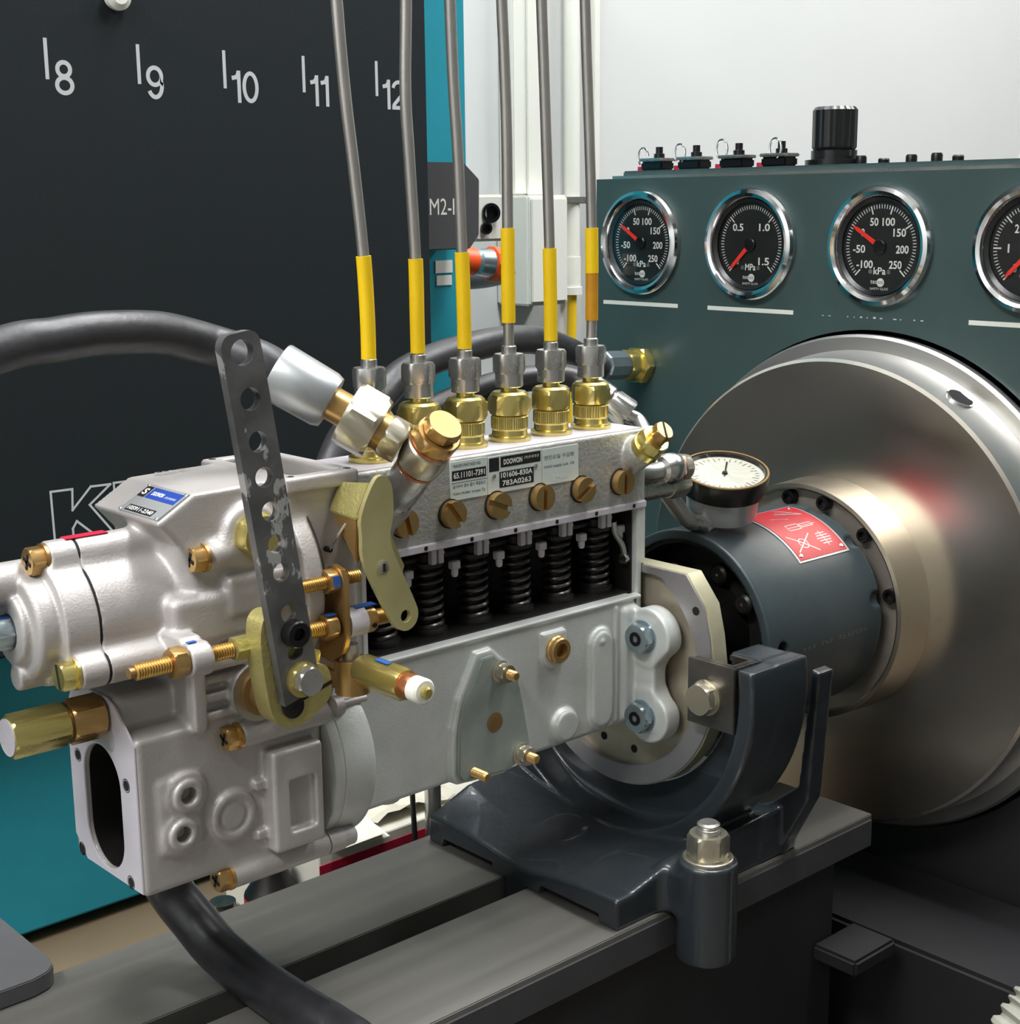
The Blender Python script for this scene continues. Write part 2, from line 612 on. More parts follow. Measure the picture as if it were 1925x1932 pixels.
def sd_cap(P, a, b, R):
    a, b = np.array(a, float), np.array(b, float)
    ab = b - a
    t = ((P[0] - a[0]) * ab[0] + (P[1] - a[1]) * ab[1] + (P[2] - a[2]) * ab[2]) / (ab @ ab)
    t = np.clip(t, 0, 1)
    return np.sqrt((P[0] - a[0] - ab[0] * t) ** 2 + (P[1] - a[1] - ab[1] * t) ** 2 + (P[2] - a[2] - ab[2] * t) ** 2) - R
def sd_poly(P, ax, pts, lo, hi, r=0.0):
    """polygon in the plane of the two other axes, extruded along ax"""
    b, d = [i for i in range(3) if i != ax]
    X, Y = np.broadcast_arrays(P[b], P[d])
    dist = np.full(X.shape, 1e9, np.float32)
    s = np.ones(X.shape, bool)
    n = len(pts)
    for i in range(n):
        (ax_, ay), (bx, by) = pts[i], pts[i - 1]
        ex, ey = bx - ax_, by - ay
        wx, wy = X - ax_, Y - ay
        t = np.clip((wx * ex + wy * ey) / (ex * ex + ey * ey), 0, 1)
        dist = np.minimum(dist, (wx - ex * t) ** 2 + (wy - ey * t) ** 2)
        c1, c2, c3 = Y >= ay, Y < by, ex * wy > ey * wx
        s ^= (c1 & c2 & c3) | (~c1 & ~c2 & ~c3)
    d2 = np.where(s, 1, -1) * np.sqrt(dist) + r
    q1 = np.abs(P[ax] - (lo + hi) / 2) - ((hi - lo) / 2 - r)
    return np.sqrt(np.maximum(d2, 0) ** 2 + np.maximum(q1, 0) ** 2) + np.minimum(np.maximum(d2, q1), 0) - r
def smin(a, b, k):
    if k <= 0:
        return np.minimum(a, b)
    h = np.maximum(k - np.abs(a - b), 0) / k
    return np.minimum(a, b) - h * h * k * .25
def smax(a, b, k):
    return -smin(-a, -b, k)
def cut(a, b, k=0.08):
    return smax(a, -b, k)
def nets(fn, lo, hi, h):
    ns = [int(math.ceil((hi[i] - lo[i]) / h)) + 1 for i in range(3)]
    g = [np.float32(lo[i]) + np.float32(h) * np.arange(ns[i], dtype=np.float32) for i in range(3)]
    P = (g[0][:, None, None], g[1][None, :, None], g[2][None, None, :])
    D = np.ascontiguousarray(np.broadcast_to(fn(P), ns)).astype(np.float32)
    I = D < 0
    cnt = np.zeros([n - 1 for n in ns], np.int8)
    sl = lambda o, n: slice(o, n - 1 + o)
    cor = [(a, b, c) for a in (0, 1) for b in (0, 1) for c in (0, 1)]
    for a, b, c in cor:
        cnt += I[sl(a, ns[0]), sl(b, ns[1]), sl(c, ns[2])]
    ii, jj, kk = np.nonzero((cnt > 0) & (cnt < 8))
    idx = np.full(cnt.shape, -1, np.int64)
    idx[ii, jj, kk] = np.arange(len(ii))
    acc = np.zeros((len(ii), 3), np.float64)
    num = np.zeros(len(ii))
    for x, a in enumerate(cor):
        for b in cor[x + 1:]:
            df = [b[q] - a[q] for q in range(3)]
            if sum(map(abs, df)) != 1:
                continue
            d0 = D[ii + a[0], jj + a[1], kk + a[2]].astype(float)
            d1 = D[ii + b[0], jj + b[1], kk + b[2]].astype(float)
            m = (d0 < 0) != (d1 < 0)
            t = np.where(m, d0 / np.where(m, d0 - d1, 1), 0)
            for q in range(3):
                acc[:, q] += np.where(m, a[q] + t * df[q], 0)
            num += m
    acc /= num[:, None]
    vs = (np.stack([ii, jj, kk], 1) + acc) * h + np.array(lo)
    quads = []
    for ax in range(3):
        b, c = (ax + 1) % 3, (ax + 2) % 3
        n0 = [slice(None)] * 3
        n1 = [slice(None)] * 3
        n0[ax], n1[ax] = slice(0, -1), slice(1, None)
        A, B = I[tuple(n0)], I[tuple(n1)]
        e = np.array(np.nonzero(A != B)).T
        ok = (e[:, b] > 0) & (e[:, c] > 0) & (e[:, b] < ns[b] - 1) & (e[:, c] < ns[c] - 1)
        e = e[ok]
        fl = A[tuple(e.T)]
        q = []
        for ob, oc in ((-1, -1), (0, -1), (0, 0), (-1, 0)):
            t = e.copy()
            t[:, b] += ob
            t[:, c] += oc
            q.append(idx[tuple(t.T)])
        q = np.stack(q, 1)
        q[~fl] = q[~fl][:, ::-1]
        quads.append(q)
    return vs, np.concatenate(quads)
def casting(name, fn, lo, hi, h, m, parent, sharp=50):
    vs, fs = nets(fn, lo, hi, h)
    o = ORG[parent.name]
    me = bpy.data.meshes.new(name)
    me.vertices.add(len(vs))
    me.vertices.foreach_set('co', ((vs - np.array(o)) * S).astype(np.float32).ravel())
    me.loops.add(len(fs) * 4)
    me.loops.foreach_set('vertex_index', fs.astype(np.int32).ravel())
    me.polygons.add(len(fs))
    me.polygons.foreach_set('loop_start', np.arange(0, len(fs) * 4, 4, dtype=np.int32))
    me.update(calc_edges=True)
    me.polygons.foreach_set('use_smooth', [True] * len(fs))
    me.materials.append(MATS[m])
    if sharp:
        me.set_sharp_from_angle(angle=math.radians(sharp))
    ob = bpy.data.objects.new(name, me)
    col.objects.link(ob)
    ob.parent = parent
    ORG[ob.name] = o
    return ob
# ================================================================== the room
RX, UZ = (1, 0, 0), (0, 0, 1)
LFT, RGT = (0, 1, 0), (0, -1, 0)            # facing +X the viewer's right is -Y
structure('floor', Geo().box((-220, -200, -98), (420, 72, -95)), 'floor_paint')
structure('wall_back', Geo().box((-220, 70, -95), (420, 73, 182)), 'wall_paint')
structure('wall_right', Geo().box((420, -200, -95), (423, 73, 182)), 'wall_paint')
structure('wall_left', Geo().box((-223, -200, -95), (-220, 73, 182)), 'wall_paint')
structure('wall_front', Geo().box((-220, -203, -95), (420, -200, 182)), 'workshop_grey')
structure('ceiling', Geo().box((-223, -203, 182), (423, 73, 185)), 'ceiling_paint')
for (x, y, _w), lab in zip(LAMPS, ('long ceiling lamp left of the pump', 'long ceiling lamp over the bench', 'long ceiling lamp beyond the flywheel')):
    t = thing('ceiling_lamp', 'white ' + lab, 'lamp', (x, y, 182), 'ceiling lamps')
    part('lamp_housing', Geo().box((x - 18, y - 68, 156), (x + 18, y + 68, 162)), 'white_plastic', t, bevel=.6)
    for dy in (-50, 50):
        part('lamp_rod', Geo().cyl((x, y + dy, 162), (x, y + dy, 182), .6, n=10), 'white_plastic', t)

# ---- teal cabinet with the black number panel
t = thing('teal_cabinet', 'tall teal painted cabinet behind the black number panel', 'cabinet', (0, 50, -23))
part('cabinet_body', Geo().box((-80, 34, -23), (35.8, 60, 75)), 'teal_paint', t, bevel=.25)
lb = part('paper_label', Geo().box((32.1, 33.9, 21.9), (33.9, 34, 22.9)), 'white_plastic', t)
part('paper_label', Geo().box((32.2, 33.9, 20.9), (33.8, 34, 21.7)), 'white_plastic', t)
for x in (-70, 30):
    part('cabinet_leg', Geo().box((x - 2, 40, -24), (x + 2, 56, -23)), 'bed_dark', t)
t = thing('number_panel', 'black panel printed with numbers 8 to 12 above the pump', 'panel', (0, 29, -0.8))
PY = 28.4
part('panel_board', Geo().box((-70, PY, -0.8), (27.15, 33.95, 75)), 'panel_black', t, bevel=.15)
for n, x in ((8, -2.85), (9, 3.4), (10, 9.74), (11, 16.1), (12, 22.45)):
    part('tick', Geo().box((x - .12, PY - .01, 35.15), (x + .12, PY + .02, 37.6)), 'print_grey', t)
    digits('numeral', str(n), (x + .45, PY, 34.25), RX, UZ, 2.1, 'print_grey', t)
K = [(-4.65, 9.52), (-3.16, 9.5), (-3.24, 8.12), (-1.87, 9.5), (-.48, 9.47), (-2.03, 8.3), (-.45, 6.2), (-1.75, 6.2), (-3.0, 7.35), (-3.31, 6.9), (-3.31, 6.2), (-4.6, 6.2)]
stroke('letter_outline', K, .15, (0, PY, 0), RX, UZ, 'print_grey', t, True, .01)
Mo = [(-.23, 9.52), (1.61, 9.5), (2.2, 7.9), (2.75, 9.5), (4.53, 9.5), (4.6, 6.2), (3.4, 6.2), (3.35, 7.9), (2.5, 6.2), (1.9, 6.2), (1.1, 7.9), (1.15, 6.2), (-.15, 6.2)]
stroke('letter_outline', Mo, .15, (0, PY, 0), RX, UZ, 'print_grey', t, True, .01)
stroke('letter_outline', [(5.5, 6.2), (6.4, 9.5), (8.1, 9.5), (9.0, 6.2), (7.9, 6.2), (7.7, 7), (6.8, 7), (6.6, 6.2)], .15, (0, PY, 0), RX, UZ, 'print_grey', t, True, .01)
kn = part('panel_button', Geo().lathe((2.0, PY, 40.35), (0, -1, 0), [(0, .75), (.25, .75), (.3, .85), (.6, .85), (.85, .5)], 24), 'white_plastic', t)
# ---- small control box lettered KM2-P
t = thing('control_box', 'dark grey chamfered control box lettered M2-P beside the number panel', 'control box', (30, 32, 24))
part('box_body', Geo().plate([(27.3, 23.9), (32.5, 23.9), (33.5, 25.0), (33.6, 29.3), (32.0, 30.6), (27.3, 30.6)], [], (0, 34, 0), (1, 0, 0), (0, 0, 1), 4.0), 'grey_plastic', t, bevel=.08)
letters('lettering', 'KM2-P', (27.5, 30, 26.6), RX, UZ, 1.25, 'ink_white', t, width=3.9, depth=.02)
# ---- connector, valve block, trunking, conduit on the back wall
t = thing('cable_connector', 'orange and grey plug connector beside the teal cabinet', 'connector', (43, 41, 22))
part('coupling_ring', Geo().lathe((39.6, 40, 22.6), (1, -.1, -.12), [(0, 1.0), (.2, 1.25), (1.6, 1.25), (1.8, 1.0)], 32), 'orange_plastic', t)
part('plug_body', Geo().lathe((41.4, 39.8, 22.4), (1, -.1, -.12), [(0, .9), (.3, 1.15), (1.6, 1.3), (1.7, 1.0)], 24), 'zinc_blue', t)
part('locking_ring', Geo().lathe((42.9, 39.7, 22.2), (1, -.1, -.12), [(0, 1.3), (.15, 1.6), (1.5, 1.6), (1.8, 1.2)], 10), 'orange_plastic', t, sharp=20)
part('plug_cable', Geo().tube(smooth_path([(44.4, 39.5, 22.0), (46, 41, 21), (48, 50, 20), (49, 68, 20)]), .7), 'rubber', t)
part('plug_socket', Geo().box((35.8, 39, 21.2), (39.7, 41, 24)), 'white_plastic', t, bevel=.2)
t = thing('valve_block', 'silver valve block with black ports beside the control box', 'valve', (47.5, 45, 24))
part('block_body', Geo().box((45.6, 44.5, 24.0), (49.6, 47.5, 28.3)), 'duct_white', t, bevel=.25)
part('port', Geo().lathe((47.3, 44.5, 26.6), (-.3, -1, 0), [(-.2, .9), (.5, .9), (.5, .65), (.1, .65)], 24), 'black_plastic', t)
part('port', Geo().lathe((46.7, 44.5, 25.2), (-.3, -1, 0), [(-.2, .55), (.5, .55), (.5, .35), (.1, .35)], 24), 'black_plastic', t)
part('mount_arm', Geo().box((35.8, 45.6, 25.4), (45.7, 46.8, 27.2)), 'bright_steel', t, bevel=.1)
t = thing('wall_trunking', 'wide white cable trunking running down the back wall', 'trunking', (74, 69.5, 28))
part('trunk_body', Geo().box((71.2, 67.5, 28.4), (76.6, 70, 181)), 'duct_white', t, bevel=.2)
part('trunk_lid', Geo().box((73.2, 67.2, 28.4), (75.8, 67.5, 181)), 'duct_white', t, bevel=.1)
t = thing('junction_box', 'cream junction box at the foot of the trunking', 'box', (74, 68, 16))
part('box_body', Geo().box((70.6, 64.5, 15.9), (77.0, 70, 28.4)), 'duct_white', t, bevel=.25)
part('box_lid', Geo().box((71.0, 64.2, 16.3), (76.6, 64.5, 28.0)), 'duct_white', t, bevel=.1)
t = thing('wall_conduit', 'thin white conduit pipe with a yellow cable hanging below', 'conduit', (81.5, 68.8, -40))
part('conduit_pipe', Geo().cyl((81.6, 68.6, 19.6), (81.6, 68.6, 181), .95), 'white_plastic', t)
part('end_socket', Geo().lathe((81.6, 68.6, 16.6), (0, 0, 1), [(0, 1.25), (.9, 1.25), (.95, 1.05), (4.5, 1.05)], 24), 'white_plastic', t)
cl = part('pipe_clip', Geo().box((79.3, 67.4, 27.4), (83.1, 70, 28.2)), 'grey_steel', t, bevel=.1)
part('cable', Geo().tube(smooth_path([(81.6, 68.6, 17), (81.5, 68.6, 12), (81.0, 68.6, 7), (80.8, 68.6, 0), (80.7, 68.6, -40)]), .6), 'cable_yellow', t)
t = thing('wall_batten', 'narrow white cover strip on the back wall beside the gauge cabinet', 'strip', (86, 69.5, 0))
part('strip_body', Geo().box((85.4, 68.6, -90), (86.4, 70, 181)), 'duct_white', t, bevel=.1)
part('strip_foot', Geo().box((85.2, 68.4, -95), (86.6, 70, -90)), 'duct_white', t)

# ---- gauge cabinet
GX = 44.5
t = thing('gauge_cabinet', 'dark green instrument cabinet carrying four round gauges', 'cabinet', (60, 0, -95))
out = [(-60, -50), (27.75, -50), (27.75, 29.3), (-60, 29.3)]
# front sheet (normal -X) with a round opening for the flywheel; local x runs along -Y
ow = [(-27.75, -18.8), (60, -18.8), (60, 29.3), (-27.75, 29.3)]
part('front_sheet', Geo().plate(ow, [circ(0, 0, 18.35, 96)], (GX + .4, 0, 0), (0, -1, 0), (0, 0, 1), .4), 'green_paint', t, sharp=30)
part('opening_well', Geo().ring((GX + .4, 0, 0), (1, 0, 0), [(0, 18.35), (6, 18.35), (6, 18.6), (0, 18.6)], 96), 'dark_hole', t)  # black walls paint in the shadow ring round the flywheel
part('well_back', Geo().cyl((GX + 6.2, 0, 0), (GX + 6.6, 0, 0), 18.6, n=64), 'dark_hole', t)
part('cabinet_body', Geo().box((GX + .4, 27.4, -95), (90, 27.75, 29.3)).box((GX + .4, -60, 28.9), (90, 27.75, 29.3)).box((89.6, -60, -95), (90, 27.4, 28.9)).box((GX + .4, -60, -95), (89.6, -59.6, 28.9)), 'green_paint', t)
_la = math.asin(7 / 18.36)
_lo = [(-27.75, -95), (60, -95), (60, -7)] + [(18.36 * math.cos(a), 18.36 * math.sin(a)) for a in np.linspace(-_la, -math.pi + _la, 60)] + [(-27.75, -7)]
part('lower_front', Geo().plate(_lo, [], (GX + .38, 0, 0), (0, -1, 0), (0, 0, 1), .5), 'bed_dark', t, sharp=30)  # dark housing front; its upper part paints the shade beside the flywheel
part('top_plate', Geo().box((46.2, -58, 29.3), (88, 26.4, 29.95)), 'green_paint', t, bevel=.12)
part('edge_lip', Geo().box((45.4, -59, 29.3), (46.2, 26.8, 29.55)), 'grey_steel', t)
for y0, y1 in ((26.9, 18.6), (15.5, 7.2), (-7.35, -15.5)):
    part('white_line', Geo().box((GX - .01, y1, 19.1), (GX + .01, y0, 19.42)), 'ink_white', t)
for i in range(16):
    y = 4.6 - i * .55
    w = rnd.uniform(.08, .3)
    h = rnd.uniform(.05, .12)
    if i in (2, 3, 10, 13):
        continue
    part('worn_print', Geo().box((GX - .01, y - w, 19.15), (GX + .01, y, 19.15 + h)), 'print_grey', t)

# ---- gauges
def gauge(y, z, label, marks, unit, zero, vals, glow=None):
    y -= .2
    t = thing('pressure_gauge', label, 'gauge', (GX, y, z), 'round gauges on the green cabinet')
    part('bezel', Geo().ring((GX, y, z), (-1, 0, 0), [(0, 4.12), (.4, 4.2), (.68, 4.08), (.78, 3.8), (.68, 3.55), (.4, 3.38), (0, 3.38)], 72), 'chrome', t)
    part('inner_ring', Geo().ring((GX, y, z), (-1, 0, 0), [(.02, 3.39), (.45, 3.39), (.3, 3.12), (.02, 3.12)], 72), 'black_plastic', t)
    part('dial', Geo().cyl((GX - .02, y, z), (GX - .1, y, z), 3.3, n=64), 'dial_black', t)
    DX = GX - .11
    def pol(a, r):
        a = math.radians(a)
        return (DX, y - r * math.cos(a), z + r * math.sin(a))
    g = Geo()
    big = [a for a, _ in marks]
    n = 60
    for i in range(n + 1):
        a = 225 - 270 * i / n
        major = min(abs(a - b) for b in big) < 1.5
        r0, w = (2.3, .05) if major else (2.6, .028)
        p, q = Vector(pol(a, r0)), Vector(pol(a, 2.88))
        d = Vector((0, -math.sin(math.radians(a)), -math.cos(math.radians(a)))).normalized() * w
        g.add([p - d, q - d, q + d, p + d], [(0, 1, 2, 3)])
    part('tick_marks', g, 'ink_white', t, sharp=None, kind='stuff')
    for a, s in marks:
        p = pol(a, 1.78)
        letters('numeral', s, (p[0], p[1], p[2] - .28), RGT, UZ, .56, 'ink_white', t, width=.34 * len(s) if len(s) > 1 else (.12 if s == '1' else .3), align='C', bold=.02, depth=.01)
    letters('unit_lettering', unit, (DX, y, z - 1.95), RGT, UZ, .5, 'ink_white', t, width=1.0, align='C', bold=.015, depth=.01)
    part('logo_disc', Geo().cyl((DX, y - .1, z - 2.5), (DX - .01, y - .1, z - 2.5), .3, n=24), 'ink_white', t)
    letters('logo_lettering', 'tec', (DX, y + .72, z - 2.6), RGT, UZ, .26, 'ink_white', t, width=.55, depth=.01)
    letters('logo_lettering', 'SIS', (DX - .012, y - .1, z - 2.6), RGT, UZ, .2, 'ink_black', t, width=.42, align='C', depth=.01)
    letters('glass_lettering', 'SAFETY GLASS', (DX, y, z - 3.02), RGT, UZ, .16, 'ink_white', t, width=1.5, align='C', depth=.01)
    for sx in (-.75, .75):
        part('dial_screw', Geo().cyl((DX, y + sx, z - 1.75), (DX - .03, y + sx, z - 1.75), .16, n=16), 'grey_steel', t)
    a = math.radians(zero)
    d, s = Vector((0, -math.cos(a), math.sin(a))), Vector((0, math.sin(a), math.cos(a)))
    c = Vector((DX - .12, y, z))
    nd = Geo()
    tip, b0 = c + d * 2.75, c + d * .3
    vs = [b0 - s * .17, b0 + s * .17, c + d * 1.8 + s * .13, c + d * 2.2 + s * .14, tip, c + d * 2.2 - s * .14, c + d * 1.8 - s * .13]
    nd.add([v for v in vs] + [v + Vector((-.05, 0, 0)) for v in vs], [tuple(range(7)), tuple(range(13, 6, -1))] + [(i, (i + 1) % 7, (i + 1) % 7 + 7, i + 7) for i in range(7)])
    part('needle', nd, 'needle_red', t)
    part('hub_cap', Geo().lathe((DX, y, z), (-1, 0, 0), [(0, .5), (.2, .5), (.26, .42)], 24), 'black_plastic', t)
    part('glass', Geo().cyl((GX - .44, y, z), (GX - .47, y, z), 3.39, n=64), 'gauge_glass', t)
    return t
KP = [(225, '-100'), (186.4, '-50'), (147.9, '0'), (109.3, '50'), (70.7, '100'), (32.1, '150'), (-6.4, '200'), (-45, '250')]
gauge(22.7, 24.2, 'chrome rimmed kPa gauge, leftmost of the four on the green cabinet', KP, 'kPa', 147.9, None)
gauge(11.45, 24.2, 'chrome rimmed MPa gauge with its red needle pointing down at zero', [(225, '0'), (135, '0.5'), (45, '1.0'), (-45, '1.5')], 'MPa', 225, None)
gauge(-.05, 24.2, 'chrome rimmed kPa gauge directly above the flywheel, needle at upper left', KP, 'kPa', 147.9, None)
gauge(-11.6, 24.2, 'gauge cut off by the right edge of the picture, reading 0 1 2', [(225, '0'), (180, '1'), (135, '2'), (90, '3'), (45, '4'), (0, '5'), (-45, '6')], 'MPa', 225, None)

# ---- things on the cabinet top (z = 29.95)
ZT = 29.95
t = thing('regulator_knob', 'large black ribbed regulator knob standing on the green cabinet', 'knob', (52, 9.45, ZT))
part('knob_base', Geo().lathe((52, 9.45, ZT), (0, 0, 1), [(0, 2.2), (.5, 2.2), (.55, 1.75), (1.2, 1.75)], 32), 'black_plastic', t)
part('knob_grip', Geo().lathe((52, 9.45, ZT + 1.2), (0, 0, 1), [(0, 1.55), (.25, 1.7), (3.0, 1.7), (3.25, 1.5)], 48, radii=[1, 1, .95, .95]), 'black_plastic', t, sharp=25)
for i, (y, hk, hh, lab) in enumerate(((24.2, 'open', 1.0, 'toggle clip with open wire hook, leftmost on the green cabinet'),
                             (20.17, 'loop', 1.2, 'toggle clip with wide wire loop, second from left on the cabinet'),
                             (15.8, 'loop', 1.4, 'toggle clip with tall wire loop, third from left on the cabinet'),
                             (11.64, 'loop', 1.3, 'toggle clip with tilted wire loop, nearest the black knob'))):
    t = thing('toggle_clip', lab, 'clip', (48, y, ZT), 'wire clips along the cabinet top')
    part('socket', Geo().box((47.2, y - 1.25, ZT), (48.8, y + 1.15, ZT + .75)), 'black_plastic', t, bevel=.15)
    part('cover', Geo().box((47.0, y - 1.3, ZT + .75), (49.0, y + 1.2, ZT + 1.0)), 'grey_steel', t, bevel=.1)
    part('stub', Geo().lathe((48, y - .25, ZT + 1.0), (0, 0, 1), [(0, .45), (.35, .45), (.4, .3), (.9, .3)], 16), 'black_plastic', t)
    sp = 300 if hk == 'loop' else 235
    off = .9 if i < 3 else -.2
    pts = [(47.3, y + off + .55 * math.cos(math.radians(a - 50)), ZT + hh * .9 + .75 * math.sin(math.radians(a - 50)) + .2) for a in range(0, sp + 1, 15)]
    part('wire_hook', Geo().tube(pts, .09, 8), 'chrome', t)
    part('seal', Geo().cyl((48, y + 1.5, ZT), (48, y + 1.5, ZT + .35), .5, n=16), 'paint_red', t)
for y, h, lab in ((6.95, .75, 'nearest the black knob'), (4.92, .5, 'second from the black knob'), (2.54, .7, 'third from the black knob'), (.41, .75, 'fourth from the black knob'), (-1.33, .55, 'fifth from the black knob')):
    t = thing('cap_screw', 'small dark cap screw on the green cabinet top, ' + lab, 'screw', (52, y, ZT), 'cap screws on the cabinet top')
    part('screw_head', Geo().lathe((52, y, ZT), (0, 0, 1), [(0, .42), (h * .8, .42), (h, .34)], 20), 'black_oxide', t)
    part('screw_washer', Geo().cyl((52, y, ZT), (52, y, ZT + .12), .6, n=20), 'grey_steel', t)
hs = thing('cabinet_hose', 'grey hose leaving the green cabinet at the right edge', 'hose', (60, -4.5, ZT))
part('hose_body', Geo().tube(smooth_path([(60, -2.6, ZT + .3), (60, -4.5, ZT + 1.4), (60, -7.5, ZT + 3.2), (60, -12, ZT + 5.5), (60, -25, ZT + 7), (60, -40, ZT + 3), (60, -44, ZT + .2)]), .8), 'pipe_steel', hs)
part('hose_ferrule', Geo().lathe((60, -2.3, ZT), (0, -.5, .5), [(0, .95), (1.2, .95)], 20), 'chrome', hs)

# ================================================================== bench
t = thing('bench_bed', 'long steel slotted test bench bed with a dark painted base', 'workbench', (0, 0, -95))
part('front_rail', Geo().box((-90, -9.0, -13.6), (33.1, -1.4, -12)), 'rail_steel', t, bevel=.06)
part('rear_rail', Geo().box((-90, .66, -13.6), (33.1, 8.35, -12)), 'rail_steel', t, bevel=.06)
part('front_edge_strip', Geo().box((-90, -9.15, -14.1), (32.9, -8.98, -12.35)), 'rail_edge', t)
part('bed_casting', Geo().box((-90, -8.7, -95), (29.5, -1.9, -13.6)).box((-90, 1.1, -28), (29.5, 8.0, -13.6)).box((-90, -1.9, -28), (29.5, 1.1, -18)), 'bed_dark', t)
part('deck', Geo().box((-90, 8.0, -25), (43, 64, -24)), 'deck_cream', t)
part('deck_stand', Geo().box((-85, 1.1, -95), (40, 60, -28)), 'bed_dark', t)
part('end_stop', Geo().box((27.5, -12, -20.5), (32, -8.6, -19.4)), 'bed_dark', t, bevel=.2)
part('drive_housing', Geo().box((33.5, -45, -95), (44, 27, -20.5)), 'bed_dark', t, bevel=.3)

g = Geo().plate([(-60, 0), (-1.6, 0), (-.7, .25), (-.15, .8), (0, 1.6), (0, 9), (-60, 9)], [], (-15.7, 6.7, -11.98), (1, 0, 0), (0, 1, 0), .98)
t = thing('saddle_plate', 'flat grey plate with a rounded corner lying on the rear rail', 'plate', (-30, 10, -12))
part('plate_body', g, 'plate_grey', t, bevel=.06)
part('plate_foot', Geo().box((-60, 7.0, -12), (-20, 8.2, -11.9)), 'plate_grey', t)

# things behind the rear rail
t = thing('red_striped_carton', 'white carton with a red stripe behind the rear rail', 'box', (9, 17, -24))
part('carton_body', Geo().box((4.0, 12.2, -24), (20, 24, -12.9)), 'carton_white', t, bevel=.05)
part('red_stripe', Geo().box((3.97, 12.14, -14.6), (20.05, 12.2, -13.6)), 'paint_red', t)
part('carton_flap', Geo().add([(5, 12.3, -12.9), (9, 12.3, -12.9), (8.8, 11.4, -12.5), (5.2, 11.5, -12.6)], [(0, 1, 2, 3)]), 'carton_white', t)
def crumple(name, label, x0, x1, y0, y1, z, amp, seed, m):
    r = random.Random(seed)
    n = 9
    g = Geo()
    vs = []
    for i in range(n):
        for j in range(n):
            vs.append((x0 + (x1 - x0) * i / (n - 1) + r.uniform(-.15, .15), y0 + (y1 - y0) * j / (n - 1) + r.uniform(-.15, .15), z + r.uniform(.02, amp)))
    fs = [(i * n + j, (i + 1) * n + j, (i + 1) * n + j + 1, i * n + j + 1) for i in range(n - 1) for j in range(n - 1)]
    g.add(vs, fs)
    return solo(name, g, m, ((x0 + x1) / 2, (y0 + y1) / 2, z), label, 'paper', sharp=12)
crumple('paper_sheet', 'crumpled cream wrapping paper lying on the striped carton', 9.3, 16, 13, 22, -12.85, .9, 3, 'paper')
g = Geo().add([(6.4, 12.4, -13.2), (9.2, 11.8, -13.1), (8.6, 14.2, -11.9), (6.9, 14.6, -12.9), (6.5, 12.4, -13.12), (9.3, 11.8, -13.02), (8.6, 14.3, -11.82), (6.9, 14.7, -12.8)], [(0, 1, 2, 3), (7, 6, 5, 4), (0, 4, 5, 1), (1, 5, 6, 2), (2, 6, 7, 3), (3, 7, 4, 0)])
solo('paper_scrap', g, 'nylon_white', (7.8, 13, -13.2), 'bright white folded paper scrap at the carton corner', 'paper')
t = thing('support_post', 'round steel post standing behind the rear rail under the pump', 'post', (12.0, 10.4, -24))
part('post_rod', Geo().cyl((12.0, 10.6, -24), (12.0, 10.6, -6.5), .55, n=24), 'grey_steel', t)
part('post_collar', Geo().cyl((12.0, 10.6, -8.6), (12.0, 10.6, -7.4), .75, n=24), 'bright_steel', t)
t = thing('thin_cable', 'thin black cable hanging beside the steel post', 'cable', (10.5, 10.6, -24))
part('cable_body', Geo().tube(smooth_path([(10.2, 10.6, -7), (10.35, 10.6, -11), (10.45, 10.6, -14), (10.5, 10.4, -23.8)]), .18, 10), 'rubber_dark', t)
part('cable_tip', Geo().cyl((10.2, 10.6, -7), (10.2, 10.6, -6.2), .28, n=10), 'rubber_dark', t)
t = thing('red_bottle', 'dark bottle with a red label below the governor behind the rail', 'bottle', (2.2, 15, -24))
part('bottle_body', Geo().lathe((2.2, 15, -24), (0, 0, 1), [(0, 1.6), (.3, 1.8), (8.3, 1.8), (9.2, 1.2), (10.5, .9)], 24), 'dark_steel', t)
part('bottle_label', Geo().lathe((2.2, 15, -22), (0, 0, 1), [(0, 1.83), (6.2, 1.83)], 24, cap=False), 'paint_red', t)
t = thing('silver_coupler', 'small ribbed silver coupler below the governor block', 'coupler', (-2.6, 13, -24))
part('coupler_body', Geo().lathe((-2.6, 13, -24), (0, 0, 1), [(0, 1.2), (8.2, 1.2), (8.3, .9), (9, .9), (9.1, 1.1), (9.5, 1.1), (9.6, .8), (10, .8)], 24), 'bright_steel', t)
part('coupler_ring', Geo().ring((-2.6, 13, -17.2), (0, 0, 1), [(0, 1.2), (0, 1.4), (.5, 1.4), (.5, 1.2)], 24), 'bright_steel', t)
# ribbed sleeve in the lower right corner
t = thing('ribbed_sleeve', 'pale ribbed flexible sleeve in the bottom right corner', 'hose', (28, -24, -30))
pa = smooth_path([(31.0, -23.6, -17.0), (29.4, -23.2, -18.6), (27.9, -22.6, -20.6), (26.9, -22.2, -25), (26.6, -22, -40), (26.6, -22, -94.9)], 14)
rr = [1.55 + (.2 if i % 4 < 2 else -.1) for i in range(len(pa))]
part('sleeve_body', Geo().tube(pa, 1.7, 24, radii=rr), 'sleeve_beige', t)
part('sleeve_cuff', Geo().tube([(32.4, -24.0, -16.2), (30.9, -23.58, -17.1)], 1.25, 24), 'white_plastic', t)
part('white_rod', Geo().cyl((31.4, -23.4, -15.6), (29.0, -22.4, -14.2), .22), 'nylon_white', t)
